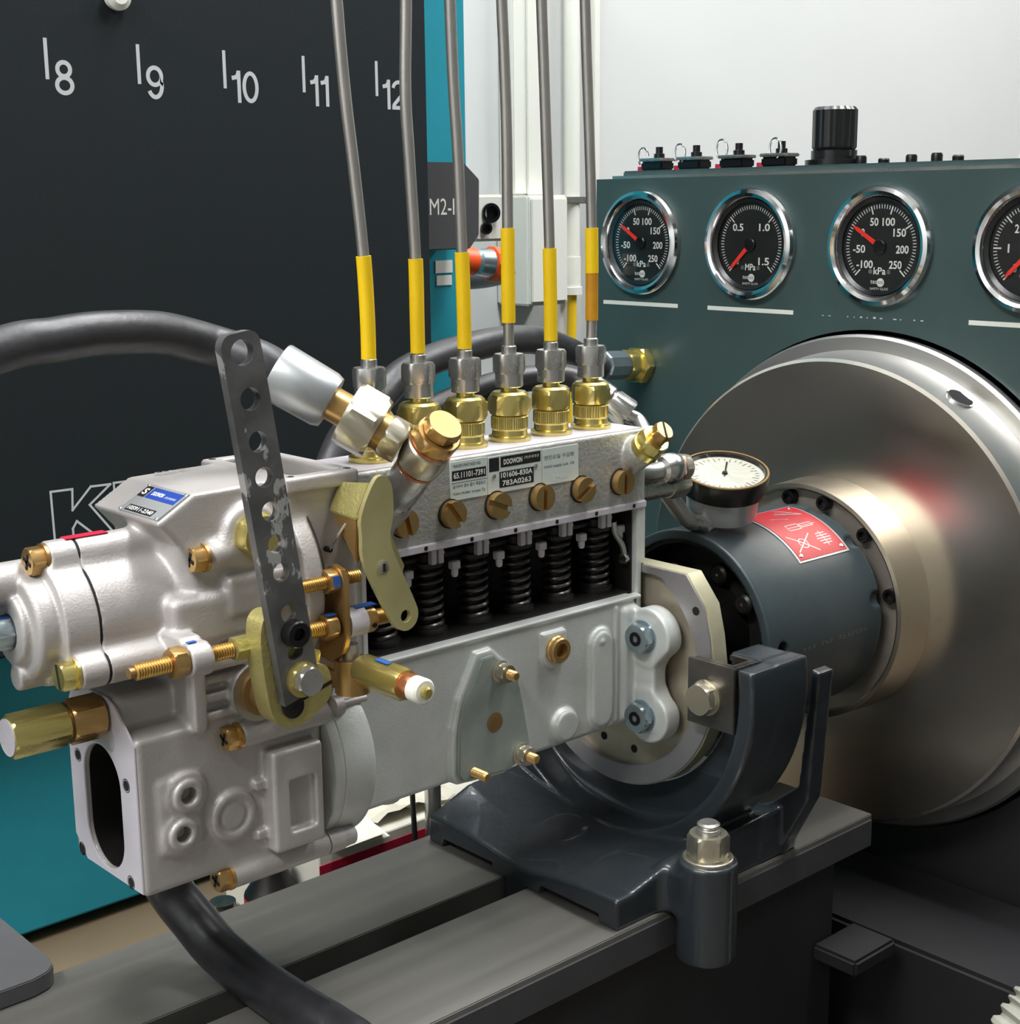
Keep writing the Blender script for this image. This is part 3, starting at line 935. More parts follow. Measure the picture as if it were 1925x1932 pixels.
# ================================================================== flywheel, coupling, bracket
t = thing('flywheel', 'large polished steel flywheel at the end of the shaft', 'flywheel', (40, 0, 0))
part('front_disc', Geo().lathe((39.8, 0, 0), (1, 0, 0), [(0, 8.2), (0, 16.45), (.2, 16.67)], 160, cap=False), 'flywheel_face', t, sharp=30)
part('outer_band', Geo().lathe((40.0, 0, 0), (1, 0, 0), [(0, 16.67), (3.3, 17.0)], 160, cap=False), 'flywheel_rim', t, sharp=30)
part('rear_flange', Geo().lathe((43.3, 0, 0), (1, 0, 0), [(0, 16.9), (.15, 17.9), (.4, 18.08), (1.0, 18.08), (1.1, 17.9)], 160), 'flywheel_rim', t, sharp=30)
hd = Vector((0, -8.6, 14.55)).normalized()
part('bolt_hole', Geo().lathe(Vector((41.9, 0, 0)) + hd * 16.2, hd, [(0, .88), (.72, .88)], 28), 'dark_hole', t)
part('hole_edge', Geo().ring(Vector((41.9, 0, 0)) + hd * 16.7, hd, [(0, .88), (.22, .88), (.2, 1.0), (0, 1.0)], 24), 'chrome', t)
hb = part('hub', Geo().lathe((36.5, 0, 0), (1, 0, 0), [(1.0, 5.5), (1.0, 7.85), (.12, 7.9), (0, 8.05), (.08, 8.3), (3.35, 8.42)], 128, cap=False), 'hub_steel', t, sharp=25)
part('hub_recess', Geo().ring((37.42, 0, 0), (1, 0, 0), [(0, 6.0), (0, 7.84), (.3, 7.84), (.3, 6.0)], 96), 'hub_inner', hb)
for k in range(6):
    a = math.radians(-11 + 40 * k if k < 4 else 120 + 50 * (k - 4))
    c = (0, -7.35 * math.cos(a - .25), 7.35 * math.sin(a - .25))
    a2 = math.radians((13, 48, 78, 101, 150, 200)[k])
    c = Vector((36.75, -7.3 * math.cos(a2), 7.3 * math.sin(a2)))
    bo = part('socket_bolt', Geo().ring(c, (1, 0, 0), [(0, .28), (0, .46), (.06, .5), (.75, .5), (.75, .28)], 24), 'black_oxide', t)
    part('hex_socket', Geo().lathe(c + Vector((.3, 0, 0)), (1, 0, 0), [(0, .3), (.1, .3)], 6), 'dark_steel', bo)

# ---- coupling guard
t = thing('coupling_guard', 'dark green cylindrical coupling guard in front of the flywheel', 'coupling', (30, 0, 0))
def f_guard(P):
    d = sd_cyl(P, 0, (0, 0), 24.6, 36.45, 6.9, .12)
    d = cut(d, sd_cyl(P, 0, (0, 0), 24.0, 37.5, 6.25), .1)
    d = cut(d, sd_cap(P, (25.9, -4, .2), (25.9, -9, .2), .52), .05)
    d = cut(d, sd_cap(P, (26.3, 0, 4), (26.3, 0, 9), .5), .05)
    for a2 in (13, 48, 78, 101, 150, 200):
        a2 = math.radians(a2)
        d = cut(d, sd_cap(P, (35.9, -7.35 * math.cos(a2), 7.35 * math.sin(a2)), (37.5, -7.35 * math.cos(a2), 7.35 * math.sin(a2)), .72), .05)
    return d
casting('guard_shell', f_guard, (24.2, -7.3, -7.3), (36.9, 7.3, 7.3), .11, 'guard_green', t)
part('coupling_disc', Geo().lathe((27.2, 0, 0), (1, 0, 0), [(0, 2.0), (0, 6.1), (1.2, 6.1)], 64), 'black_oxide', t)
part('coupling_hub', Geo().lathe((20.2, 0, 0), (1, 0, 0), [(0, 1.6), (3, 1.6), (3.1, 3.2), (6.8, 3.4), (6.9, 4.2), (7.2, 4.2)], 48), 'oily_shade_black', t)
part('lining', Geo().ring((24.9, 0, 0), (1, 0, 0), [(0, 6.24), (0, 6.0), (2.4, 5.9), (2.4, 6.24)], 64), 'oily_shade_black', t)
for a2 in (35, 71, 125, 215, 305):
    a2 = math.radians(a2)
    c = Vector((26.2, -4.2 * math.cos(a2), 4.2 * math.sin(a2)))
    bo = part('coupling_bolt', Geo().lathe(c, (1, 0, 0), [(-.15, .5), (0, .68), (1.1, .68)], 28), 'dark_steel', t)
    part('bolt_centre', Geo().lathe(c + Vector((-.16, 0, 0)), (1, 0, 0), [(0, .1), (.1, .1)], 12), 'bright_steel', bo)
# red warning plate wrapped over the guard
def wrap(x0, x1, a0, a1, r, th, n=20):
    g = Geo()
    vs = []
    for rr in (r, r + th):
        for i in range(n + 1):
            a = math.radians(a0 + (a1 - a0) * i / n)
            for x in (x0, x1):
                vs.append((x, -rr * math.sin(a), rr * math.cos(a)))
    m = 2 * (n + 1)
    fs = []
    for i in range(n):
        a = 2 * i
        fs += [(a, a + 1, a + 3, a + 2), (m + a, m + a + 2, m + a + 3, m + a + 1), (a, a + 2, m + a + 2, m + a), (a + 1, m + a + 1, m + a + 3, a + 3)]
    fs += [(0, m, m + 1, 1), (2 * n, 2 * n + 1, m + 2 * n + 1, m + 2 * n)]
    return g.add(vs, fs)
wp = part('warning_plate', wrap(29.8, 35.1, 0, 47, 6.9, .06), 'label_silver', t, sharp=30)
part('red_field', wrap(29.98, 34.92, 1.2, 45.8, 6.97, .02), 'signal_red', wp, sharp=30)
def onguard(pts, w, name, closed=False):
    g = Geo()
    k = len(pts)
    for i in range(k if closed else k - 1):
        (x0, s0), (x1, s1) = pts[i], pts[(i + 1) % k]
        dx, ds = x1 - x0, s1 - s0
        L = math.hypot(dx, ds)
        nx, ns = -ds / L * w / 2, dx / L * w / 2
        n = max(1, int(L / .35))
        vs = []
        for j in range(n + 1):
            for sg in (-1, 1):
                x = x0 + dx * j / n + nx * sg
                a = (s0 + ds * j / n + ns * sg) / 7.0
                vs.append((x, -7.0 * math.sin(a), 7.0 * math.cos(a)))
        g.add(vs, [(2 * j, 2 * j + 1, 2 * j + 3, 2 * j + 2) for j in range(n)])
    return part(name, g, 'label_silver', wp, sharp=None)
# pictograms: x along the guard, second value = arc length from the top towards the viewer
onguard([(32.2, 1.0), (34.3, 1.7), (32.9, .35)], .1, 'triangle_mark')
onguard([(32.6, .75), (33.6, 1.2)], .08, 'triangle_mark')
for i in range(3):
    onguard([(31.2 + i * .35, 1.55 + .1 * i), (31.9 + i * .35, 1.75 + .1 * i)], .08, 'stripe_mark')
onguard([(31.4, 2.6), (31.4, 3.15), (32.6, 3.15), (32.6, 2.6)], .06, 'block_mark', True)
onguard([(32.7, 2.7), (32.7, 3.05), (33.9, 3.05), (33.9, 2.7)], .06, 'block_mark', True)
onguard([(31.4, 2.9), (34.2, 2.9)], .05, 'block_mark')
onguard([(30.4, 3.6), (32.4, 5.2)], .08, 'cross_mark')
onguard([(30.4, 5.0), (32.6, 3.7)], .08, 'cross_mark')
onguard([(31.4 + .4 * math.cos(q * .5236), 4.4 + .4 * math.sin(q * .5236)) for q in range(12)], .06, 'cross_mark', True)
for i in range(5):
    onguard([(32.9 + .12 * abs(i - 2), 3.9 + .22 * i), (34.3 - .12 * abs(i - 2), 3.9 + .22 * i)], .07, 'screw_mark')
onguard([(33.6, 3.7), (33.6, 5.0)], .06, 'screw_mark')
for x, s_ in ((30.3, 5.25), (34.6, 5.25), (34.6, .45), (30.3, .45)):
    a = s_ / 7.0
    part('rivet', Geo().lathe((x, -6.98 * math.sin(a), 6.98 * math.cos(a)), (0, -math.sin(a), math.cos(a)), [(0, .16), (.06, .12)], 14), 'bright_steel', wp)
# worn stamped serial along the guard
for i in range(15):
    if i in (3, 7):
        continue
    x = 28.0 + i * .46
    s_ = 11.15 + rnd.uniform(-.05, .05)
    h = rnd.uniform(.18, .3)
    g = Geo()
    for q in range(2):
        a0, a1 = (s_ - h * q * .6) / 6.92, (s_ - h * q * .6 - .07) / 6.92
        xx = x + rnd.uniform(-.05, .05)
        g.add([(xx, -6.92 * math.sin(a0), 6.92 * math.cos(a0)), (xx + .27, -6.92 * math.sin(a0), 6.92 * math.cos(a0)), (xx + .27, -6.92 * math.sin(a1), 6.92 * math.cos(a1)), (xx, -6.92 * math.sin(a1), 6.92 * math.cos(a1))], [(0, 1, 2, 3)])
    part('stamped_mark', g, 'rail_steel', t, sharp=None)

# ---- cradle bracket standing on the bed
t = thing('cradle_bracket', 'dark blue-grey cast cradle bracket bolted to the bench bed', 'bracket', (16, 0, -12))
def f_bracket(P):
    X, Y, Z = P
    zt = -10.2 - .65 * np.exp(-((Y + .6) / 3.6) ** 2) + .04 * (X - 9.3)
    zt = zt + 1.0 * np.clip((Y - 2.5) / 5.0, 0, 1) ** 2 * np.clip((X - 9.6) / 3.0, 0, 1)
    zt = zt + .9 * np.clip((-4 - Y) / 5.0, 0, 1) ** 2 * np.clip((X - 10.5) / 3.5, 0, 1)
    base = sd_box(P, (9.3, -8.75, -12), (24.5, 7.7, -7), .12)
    base = smax(base, (Z - zt) * .9, .25)
    rr = np.sqrt(Y ** 2 + Z ** 2)
    web = smax(np.abs(X - 20.7) - 1.3, smax(rr - 11.6, Z - 1.75, .1), .15)
    web = smin(web, sd_box(P, (19.4, -7.5, -11), (22, 7.5, -6), .1), .3)
    d = smin(base, web, .9)
    rim = smax(np.abs(rr - 11.15) - .55, np.abs(X - 19.5) - 2.5, .2)
    rim = smax(rim, Z - 1.75, .15)
    rim = smax(rim, -11.4 - Z, .1)
    d = smin(d, rim, .25)
    boss = sd_cyl(P, 2, (14.3, -10.95), -14.4, -8.5, 1.68, .18)
    arm = sd_box(P, (12.9, -11.3, -11.9), (16.6, -8.4, -9.25), .3)
    d = smin(d, smin(boss, arm, .5), .8)
    leg = sd_poly(P, 0, [(-11.2, .2), (-10.6, .3), (-9.9, -7.2), (-7.0, -9.6), (-7.0, -11.9), (-8.6, -11.9), (-10.6, -8.0)], 23.8, 25.2, .1)
    leg = smin(leg, sd_box(P, (21.8, -8.7, -12), (25.2, 7.5, -10.6), .1), .4)
    d = smin(d, leg, .3)
    d = cut(d, sd_cyl(P, 0, (0, 0), 15, 26, 8.2), .1)
    for y0, y1 in ((-7.3, -2.5), (1.7, 6.3)):
        d = cut(d, sd_box(P, (7, y0, -13), (27, y1, -11.45)), .1)
    d = cut(d, sd_box(P, (7, -9.2, -16), (27, 9.2, -11.98)), .02)
    d = cut(d, sd_box(P, (7, -9.2, -16), (27, 2, -12.0)), .02)
    return d
casting('bracket_body', f_bracket, (8.8, -13.1, -14.8), (25.7, 12.4, 2.2), .13, 'bracket_paint', t)
part('slot_key', Geo().box((9.35, -1.3, -13.4), (24, .58, -11.5)), 'bracket_paint', t, bevel=.08)
part('hold_down_stud', Geo().lathe((14.3, -10.95, -8.6), (0, 0, 1), [(0, .62), (1.75, .62), (1.8, .68), (1.95, .68), (2.0, .58), (2.1, .64), (2.2, .64), (2.3, .5)], 28), 'grey_steel', t)
nt_ = part('hold_down_nut', Geo().hexa((14.3, -10.95, -8.32), (14.3, -10.95, -6.95), 1.2, 12, .15), 'silver_nut', t)
part('washer', Geo().ring((14.3, -10.95, -8.5), (0, 0, 1), [(0, .65), (0, 1.42), (.16, 1.42), (.2, 1.36), (.2, .65)], 40), 'silver_nut', nt_)

t = thing('mounting_ring', 'round steel mounting ring behind the pump flange', 'ring', (18.6, 0, -8))
ou = [(-8.05 * math.cos(math.radians(a)), -8.05 * math.sin(math.radians(a))) for a in range(0, 181, 5)]   # lower half, (Y, Z)
up = [(7.8, 1.6), (7.6, 2.8), (7.2, 4.5), (5.8, 6.2), (-5.8, 6.22), (-7.2, 4.55), (-7.65, 2.8), (-7.85, 1.4)]
ring_o = [(-y, z) for y, z in (ou + up)]           # local x = -Y
def area2(l):
    return sum(l[i][0] * l[(i + 1) % len(l)][1] - l[(i + 1) % len(l)][0] * l[i][1] for i in range(len(l)))
if area2(ring_o) < 0:
    ring_o = ring_o[::-1]
part('ring_body', Geo().plate(ring_o, [[(q[0], min(q[1], 5.75)) for q in circ(0, 0, 6.85, 72)]], (19.3, 0, 0), (0, -1, 0), (0, 0, 1), 1.3), 'ring_grey', t, bevel=.07)
part('inner_disc', Geo().plate([(q[0], min(q[1], 5.78)) for q in circ(0, 0, 6.88, 72)], [circ(0, 0, 2.2, 36)], (19.25, 0, 0), (0, -1, 0), (0, 0, 1), .8), 'adapter_steel', t)
ed = Geo().plate([(q[0] * 1.008, q[1] * 1.008) for q in ring_o], [[(q[0] * .985, q[1] * .985) for q in ring_o]], (19.32, 0, 0), (0, -1, 0), (0, 0, 1), 1.2)
part('ring_edge', ed, 'adapter_edge', t, bevel=.05)
for y, z in ((1.2, -5.6), (-1.4, -5.75), (-6.6, 4.2)):
    part('dark_hole', Geo().cyl((18.42 if z < 0 else 17.98, y, z), (18.5, y, z), .26, n=16), 'dark_hole', t)

t = thing('clamp_block', 'square steel clamp with a hex bolt between ring and bracket', 'clamp', (18, -8.6, -2.1))
part('front_plate', Geo().box((16.95, -10.4, -2.1), (17.3, -6.95, 1.75)), 'clamp_steel', t, bevel=.05)
part('side_plate', Geo().box((17.3, -10.4, -2.1), (19.25, -10.05, 1.75)), 'clamp_steel', t, bevel=.05)
part('top_plate', Geo().plate([(17.3, -10.05), (19.25, -10.05), (19.25, -8.4), (18.95, -8.4), (18.95, -9.75), (17.6, -9.75), (17.6, -7.2), (17.3, -7.2)], [], (0, 0, 1.45), (1, 0, 0), (0, 1, 0), .3), 'clamp_steel', t)
bo = part('clamp_bolt', Geo().hexa((16.1, -8.45, -.3), (16.8, -8.45, -.3), 1.0, 18, .14), 'silver_nut', t)
part('washer', Geo().ring((16.78, -8.45, -.3), (1, 0, 0), [(0, .4), (0, 1.05), (.17, 1.05), (.17, .4)], 36), 'silver_nut', bo)
part('bolt_shank', Geo().cyl((17.2, -8.45, -.3), (19.2, -8.45, -.3), .5), 'grey_steel', bo)

# ---- dial gauge above the coupling
t = thing('dial_gauge', 'round white-faced dial gauge with black rim above the coupling', 'gauge', (27.4, -.6, 8))
gd = Vector((-.16, -.22, .96)).normalized()
gc = Vector((27.3, -.8, 10.0))
part('case', Geo().lathe(gc, gd, [(-2.6, 1.2), (-2.4, 2.25), (-.4, 2.4), (-.4, 2.6)], 48), 'label_silver', t)
part('rim', Geo().ring(gc, gd, [(-.75, 2.3), (-.7, 2.72), (.45, 2.86), (.62, 2.8), (.62, 2.55), (.3, 2.5), (-.4, 2.3)], 64), 'black_plastic', t)
part('rim_trim', Geo().ring(gc, gd, [(.6, 2.82), (.68, 2.8), (.68, 2.68), (.6, 2.68)], 64), 'brass_dull', t)
part('dial', Geo().lathe(gc, gd, [(.2, 2.56), (.36, 2.56)], 48), 'dial_white', t)
u_, v_, w_ = frame(gd)
g = Geo()
for i in range(36):
    a = math.radians(i * 10)
    d1 = u_ * math.cos(a) + v_ * math.sin(a)
    d2 = v_ * math.cos(a) - u_ * math.sin(a)
    c0 = gc + gd * .375
    L = 1.75 if i % 3 == 0 else 1.95
    g.add([c0 + d1 * L - d2 * .025, c0 + d1 * 2.2 - d2 * .025, c0 + d1 * 2.2 + d2 * .025, c0 + d1 * L + d2 * .025], [(0, 1, 2, 3)])
part('tick_marks', g, 'rail_edge', t, sharp=None, kind='stuff')
part('needle', Geo().obox(gc + gd * .42 + u_ * .5 + v_ * .35, u_ + v_ * .7, v_ - u_ * .7, gd, 1.05, .05, .02), 'black_plastic', t)
part('hub_cap', Geo().lathe(gc + gd * .36, gd, [(0, .2), (.14, .16)], 16), 'black_plastic', t)
part('glass', Geo().lathe(gc + gd * .62, gd, [(0, 2.52), (.04, 2.52)], 48), 'gauge_glass', t)
part('reset_knob', Geo().lathe(gc + Vector((2.75, -.1, .0)), (1, 0, .2), [(0, .15), (.3, .15), (.32, .22), (.55, .18)], 14), 'bright_steel', t)
part('stem', Geo().cyl(gc - gd * 2.5, gc + Vector((-2.0, .3, -3.0)), .7, n=24), 'grey_steel', t)
part('stem_elbow', Geo().tube(smooth_path([gc + Vector((-1.6, .1, -2.8)), gc + Vector((-3.0, .5, -2.2)), (22.5, .0, 9.9)]), .55, 16), 'grey_steel', t)
# ================================================================== injection pump
PUMP = thing('injection_pump', 'silver six-cylinder fuel injection pump with governor clamped on the bench', 'pump', (1, 0, -3.4))
FR, FU = (1, 0, 0), (0, 0, 1)            # right and up on faces that look towards -Y

def f_body(P):
    X, Y, Z = P
    d = sd_box(P, (-3.6, -2.6, -3.3), (17.2, 2.6, 4.9), .3)
    d = smin(d, sd_box(P, (17.55, -2.35, 6.35), (18.3, 2.5, 10.0), .1), .05)
    d = smin(d, sd_box(P, (17.55, -2.35, 3), (17.95, 2.5, 7.0), .05), .05)
    d = smin(d, sd_box(P, (-3.6, -2.35, 3), (-2.35, 2.5, 10.0), .1), .15)
    d = smin(d, sd_box(P, (-3.0, 1.7, 3), (18.0, 2.6, 10.0), .1), .1)
    d = smin(d, sd_box(P, (-2.6, -2.74, 4.35), (17.6, -2, 4.8), .08), .06)
    d = cut(d, sd_box(P, (-2.35, -3.5, 4.55), (17.5, 1.6, 12), .0), .12)
    # drive-end flange with two ears
    fl = sd_cyl(P, 0, (-3.9, 2.3), 16.75, 17.96, 1.75, .15)
    fl = smin(fl, sd_cyl(P, 0, (-3.9, -2.55), 16.75, 17.96, 1.7, .15), .1)
    fl = smin(fl, sd_cyl(P, 0, (3.7, 2.35), 16.75, 17.96, 1.45, .15), .1)
    fl = smin(fl, sd_cyl(P, 0, (3.7, -2.6), 16.75, 17.96, 1.35, .15), .1)
    fl = smin(fl, sd_box(P, (16.75, -4.6, -3.4), (17.96, 4.6, 3.4), .2), .4)
    fl = cut(fl, sd_cyl(P, 0, (-6.3, -.1), 15, 19, 1.7), .5)
    fl = cut(fl, sd_cyl(P, 0, (5.8, -.1), 15, 19, 1.7), .3)
    d = smin(d, fl, .3)
    d = smin(d, sd_box(P, (15.9, -2.95, -3.0), (17.4, 2.6, 4.0), .35), .3)
    # bosses on the side face
    ov = smax(sd_cap(P, (14.15, -2.7, 2.2), (14.15, -2.7, -2.1), .98), np.abs(Y + 2.6) - .2, .1)
    d = smin(d, ov, .12)
    ov = smax(sd_cap(P, (14.15, -2.8, 2.15), (14.15, -2.8, -2.05), .78), np.abs(Y + 2.72) - .22, .1)
    d = smin(d, ov, .08)
    d = smin(d, sd_cyl(P, 1, (14.05, 2.4), -3.02, -2.4, .17, .05), .05)
    d = smin(d, sd_cyl(P, 1, (11.15, -2.05), -2.9, -2.3, 1.02, .12), .12)
    d = smin(d, sd_cyl(P, 1, (11.2, -2.05), -3.02, -2.3, .86, .06), .06)
    sq = smin(sd_box(P, (9.35, -2.95, 2.6), (11.2, -2.3, 3.75), .08), sd_cyl(P, 1, (10.3, 2.55), -2.95, -2.3, .95, .08), .05)
    d = smin(d, sq, .12)
    tri = sd_poly(P, 1, [(4.4, 3.75), (5.5, 3.8), (7.4, 2.0), (7.75, .3), (8.25, -2.2), (7.8, -3.1), (6.3, -3.6), (2.9, -3.35), (2.55, -2.8), (2.65, -.2), (3.1, 1.4)], -2.95, -2.2, .12)
    d = smin(d, tri, .1)
    d = smin(d, sd_box(P, (15.35, -2.75, -2.9), (15.6, -2.3, 4.2), .08), .15)
    # underside boss
    d = smin(d, sd_cyl(P, 2, (-.2, -.6), -4.0, -3, .8, .1), .2)
    return d
casting('pump_body', f_body, (-4.0, -6.0, -4.7), (18.7, 6.0, 10.4), .1, 'cast_aluminium_dark', PUMP)
def f_head(P):
    d = sd_box(P, (-2.9, -2.3, 9.9), (18.3, 2.3, 14.4), .14)
    d = smin(d, sd_cap(P, (17.1, -1.8, 12.5), (17.1, -2.9, 13.2), .95), .3)
    d = smin(d, sd_cap(P, (-.9, -1.6, 11.7), (-.9, -2.8, 12.7), 1.05), .3)
    return d
casting('pump_head', f_head, (-3.3, -4.4, 9.4), (18.9, 2.8, 14.8), .1, 'sand_aluminium', PUMP)
part('head_lip', Geo().box((-2.6, -2.46, 9.72), (18.25, -2.2, 10.12)), 'machined_aluminium', PUMP, bevel=.05)
part('top_face', Geo().box((-2.75, -2.15, 14.38), (18.15, 2.15, 14.44)), 'machined_aluminium', PUMP, bevel=.02)
part('spring_chamber', Geo().box((-2.3, 1.5, 4.58), (17.48, 1.62, 9.9)).box((-2.3, -1.9, 4.54), (17.48, 1.6, 4.66)).box((17.42, -1.95, 4.6), (17.5, 1.6, 9.9)).box((-2.36, -1.95, 4.6), (-2.28, 1.6, 9.9)).box((-2.3, -1.9, 9.8), (17.48, 1.6, 9.92)), 'oily_shade_black', PUMP)  # liner added over the aluminium: oil black plus painted chamber shade
part('gasket', Geo().box((-2.62, -2.42, 3.6), (-2.36, -2.3, 9.7)), 'gasket_white', PUMP)
for i in range(6):
    x = 1.5 + 3.13 * i
    part('lip_pin', Geo().lathe((x, -2.44, 9.93), (0, -1, 0), [(0, .13), (.03, .13), (.06, .08)], 14), 'dark_steel', PUMP)
# plunger springs, tappets, control sleeves
sp_me = None
helix = []
turns, n = 7, 20
for i in range(turns * n + 1):
    a = 2 * math.pi * i / n
    helix.append((.78 * math.cos(a), .78 * math.sin(a), 3.35 * i / (turns * n)))
spring_me = mesh_of(Geo().tube(helix, .135, 8), 'plunger_spring', (0, 0, 0))
spring_me.materials.append(MATS['spring_steel'])
core_me = mesh_of(Geo().lathe((0, 0, 0), (0, 0, 1), [(0, .55), (3.5, .55), (3.6, .95), (3.85, .98), (3.9, .75), (4.3, .72), (4.4, .5), (5.1, .5)], 28), 'plunger', (0, 0, 0))
core_me.materials.append(MATS['oily_shade_black'])
cup_me = mesh_of(Geo().lathe((0, 0, 0), (0, 0, 1), [(0, 1.05), (.3, 1.05), (.35, .9), (.45, .9)], 28), 'spring_seat', (0, 0, 0))
cup_me.materials.append(MATS['dark_steel'])
slv_me = mesh_of(Geo().box((-.42, -1.2, -.3), (-.07, -.85, .7)).box((.07, -1.2, -.3), (.42, -.85, .7)).lathe((.42, -1.0, .25), (1, 0, 0), [(0, .12), (.14, .12)], 12), 'control_sleeve', (0, 0, 0), bevel=.03)
slv_me.materials.append(MATS['machined_aluminium'])
pin_me = mesh_of(Geo().box((-.3, -1.4, .1), (.28, -1.0, .55)).lathe((0, -1.2, -.35), (0, 0, 1), [(0, .12), (.1, .2), (.5, .2)], 14), 'rack_pin', (0, 0, 0), bevel=.06)
pin_me.materials.append(MATS['machined_aluminium'])
for k in range(6):
    x = 3.2 * k
    part('plunger_spring', spring_me, None, PUMP, at=(x, -.35, 4.85))
    part('plunger', core_me, None, PUMP, at=(x, -.35, 4.8))
    part('spring_seat', cup_me, None, PUMP, at=(x, -.35, 4.66))
    part('control_sleeve', slv_me, None, PUMP, at=(x - .1, -.25, 8.95))
    part('rack_pin', pin_me, None, PUMP, at=(x + 1.15, -.1, 8.05))
part('control_rack', Geo().cyl((-2.2, -.4, 8.85), (17.4, -.4, 8.85), .22), 'dark_steel', PUMP)
part('rack_stop', Geo().tube(smooth_path([(16.6, -1.3, 8.9), (16.75, -1.3, 8.2), (17.1, -1.5, 7.5), (17.3, -1.6, 6.7)]), .2, 10), 'bright_steel', PUMP)
part('rack_stop_nut', Geo().hexa((17.05, -1.6, 6.6), (17.4, -1.6, 6.6), .35), 'bright_steel', PUMP)

# brass plug screws along the head
ANG = [70, -52, -22, 88, 32, 88]
for k in range(6):
    x, z = 3.2 * k + .05, 11.5
    a = math.radians(ANG[k] if k else 105)
    g = Geo().lathe((x, -2.25, z), (0, -1, 0), [(0, .72), (.3, .72)], 36)
    for s_ in (-1, 1):
        arc = []
        for i in range(17):
            b = math.radians(-78.5 + 157 * i / 16)
            arc.append((.72 * math.cos(b), .72 * math.sin(b)))
        arc = [(max(q[0], .11), q[1]) for q in arc]
        pts = [(x + s_ * (q[0] * math.cos(a + 1.5708) - q[1] * math.sin(a + 1.5708)), z + s_ * (q[0] * math.sin(a + 1.5708) + q[1] * math.cos(a + 1.5708))) for q in arc]
        g.plate(pts, [], (0, -2.55, 0), FR, FU, .32)
    ps = part('plug_screw', g, 'brass_gold', PUMP, sharp=28)
    part('seal_ring', Geo().ring((x, -2.28, z), (0, -1, 0), [(0, .7), (0, .79), (.1, .79), (.1, .7)], 32), 'dark_hole', ps)

# stickers on the head
def sticker(x0, x1, z0, z1):
    return part('label_plate', Geo().box((x0, -2.37, z0), (x1, -2.29, z1)), 'label_mint', PUMP)
s1 = sticker(3.3, 5.84, 12.15, 14.2)
s2 = sticker(5.88, 9.82, 12.15, 14.16)
s3 = sticker(9.86, 12.65, 12.1, 14.12)
LY = -2.375
part('black_band', Geo().box((3.4, LY - .006, 13.2), (5.75, LY + .02, 13.72)), 'ink_black', s1)
letters('lettering', '65.11101-7391', (3.5, LY - .01, 13.3), FR, FU, .32, 'ink_white', s1, width=2.15, bold=.02)
letters('lettering', 'MAKER\u2019S PART/ASSY NO.', (3.5, LY, 13.88), FR, FU, .17, 'ink_black', s1, width=1.9)
letters('lettering', '\ub51c\ub9ac\ubc84\ub9ac \ubc38\ube0c \ud640\ub354 \uccb4\uacb0\ud1a0\ud06c', (3.45, LY, 12.78), FR, FU, .2, 'ink_black', s1, width=2.25)
letters('lettering', 'Valve Holder torque Tq', (3.45, LY, 12.38), FR, FU, .2, 'ink_black', s1, width=2.2)
part('rule_line', Geo().box((3.35, LY - .004, 13.06), (5.8, LY + .02, 13.08)), 'ink_black', s1)
part('black_square', Geo().box((5.98, LY - .006, 13.35), (6.68, LY + .02, 14.08)), 'ink_black', s2)
part('black_band', Geo().box((6.8, LY - .006, 13.5), (9.72, LY + .02, 14.08)), 'ink_black', s2)
letters('lettering', 'DOOWON', (7.0, LY - .01, 13.63), FR, FU, .3, 'ink_white', s2, width=1.35, bold=.03)
letters('lettering', '(\uc8fc)\ub450\uc6d0\uc815\uacf5', (8.5, LY - .01, 13.75), FR, FU, .18, 'ink_white', s2, width=1.1)
part('black_band', Geo().box((6.7, LY - .006, 12.85), (9.2, LY + .02, 13.27)), 'ink_black', s2)
letters('lettering', '101606-830A', (6.8, LY - .01, 12.92), FR, FU, .3, 'ink_white', s2, width=2.3, bold=.02)
part('black_band', Geo().box((6.7, LY - .006, 12.4), (9.2, LY + .02, 12.84)), 'ink_black', s2)
letters('lettering', '783A0263', (6.9, LY - .01, 12.48), FR, FU, .3, 'ink_white', s2, width=2.1, bold=.02)
letters('lettering', '\uc5d4\uc9c4\uc624\uc77c \uc8fc\uc785\ub7c9', (10.0, LY, 13.5), FR, FU, .24, 'rail_edge', s3, width=2.3)
letters('lettering', 'Initial supply Lub. Oil', (10.0, LY, 13.0), FR, FU, .2, 'ink_black', s3, width=2.3)
letters('lettering', '240cc', (10.6, LY, 12.35), FR, FU, .28, 'ink_white', s3, width=1.4)
for x, z in ((6.3, 13.1), (9.35, 13.28)):
    part('drive_pin', Geo().lathe((x, LY, z), (0, -1, 0), [(0, .13), (.06, .13), (.1, .06)], 14), 'bright_steel', s2)

# delivery valves
body_me = mesh_of(Geo().lathe((0, 0, 0), (0, 0, 1), [(0, 1.16), (.1, 1.2), (.28, 1.18), (.33, 1.0), (.62, .98), (.66, 1.0), (1.4, 1.0), (1.46, .92), (2.5, .92), (2.55, 1.04), (2.62, 1.06), (2.75, .9), (2.78, .48), (3.1, .48)], 48), 'delivery_valve', (0, 0, 0), sharp=30)
body_me.materials.append(MATS['zinc_yellow'])
hex_me = mesh_of(Geo().hexa((0, 0, 1.5), (0, 0, 2.55), 1.22, 22, .2), 'hex_collar', (0, 0, 0), sharp=20)
hex_me.materials.append(MATS['zinc_yellow'])
kn_me = mesh_of(Geo().lathe((0, 0, .7), (0, 0, 1), [(0, 1.0), (.04, 1.04), (.66, 1.04), (.7, 1.0)], 144, radii=[1, 1, .975]), 'knurled_collar', (0, 0, 0), sharp=10)
kn_me.materials.append(MATS['zinc_yellow'])
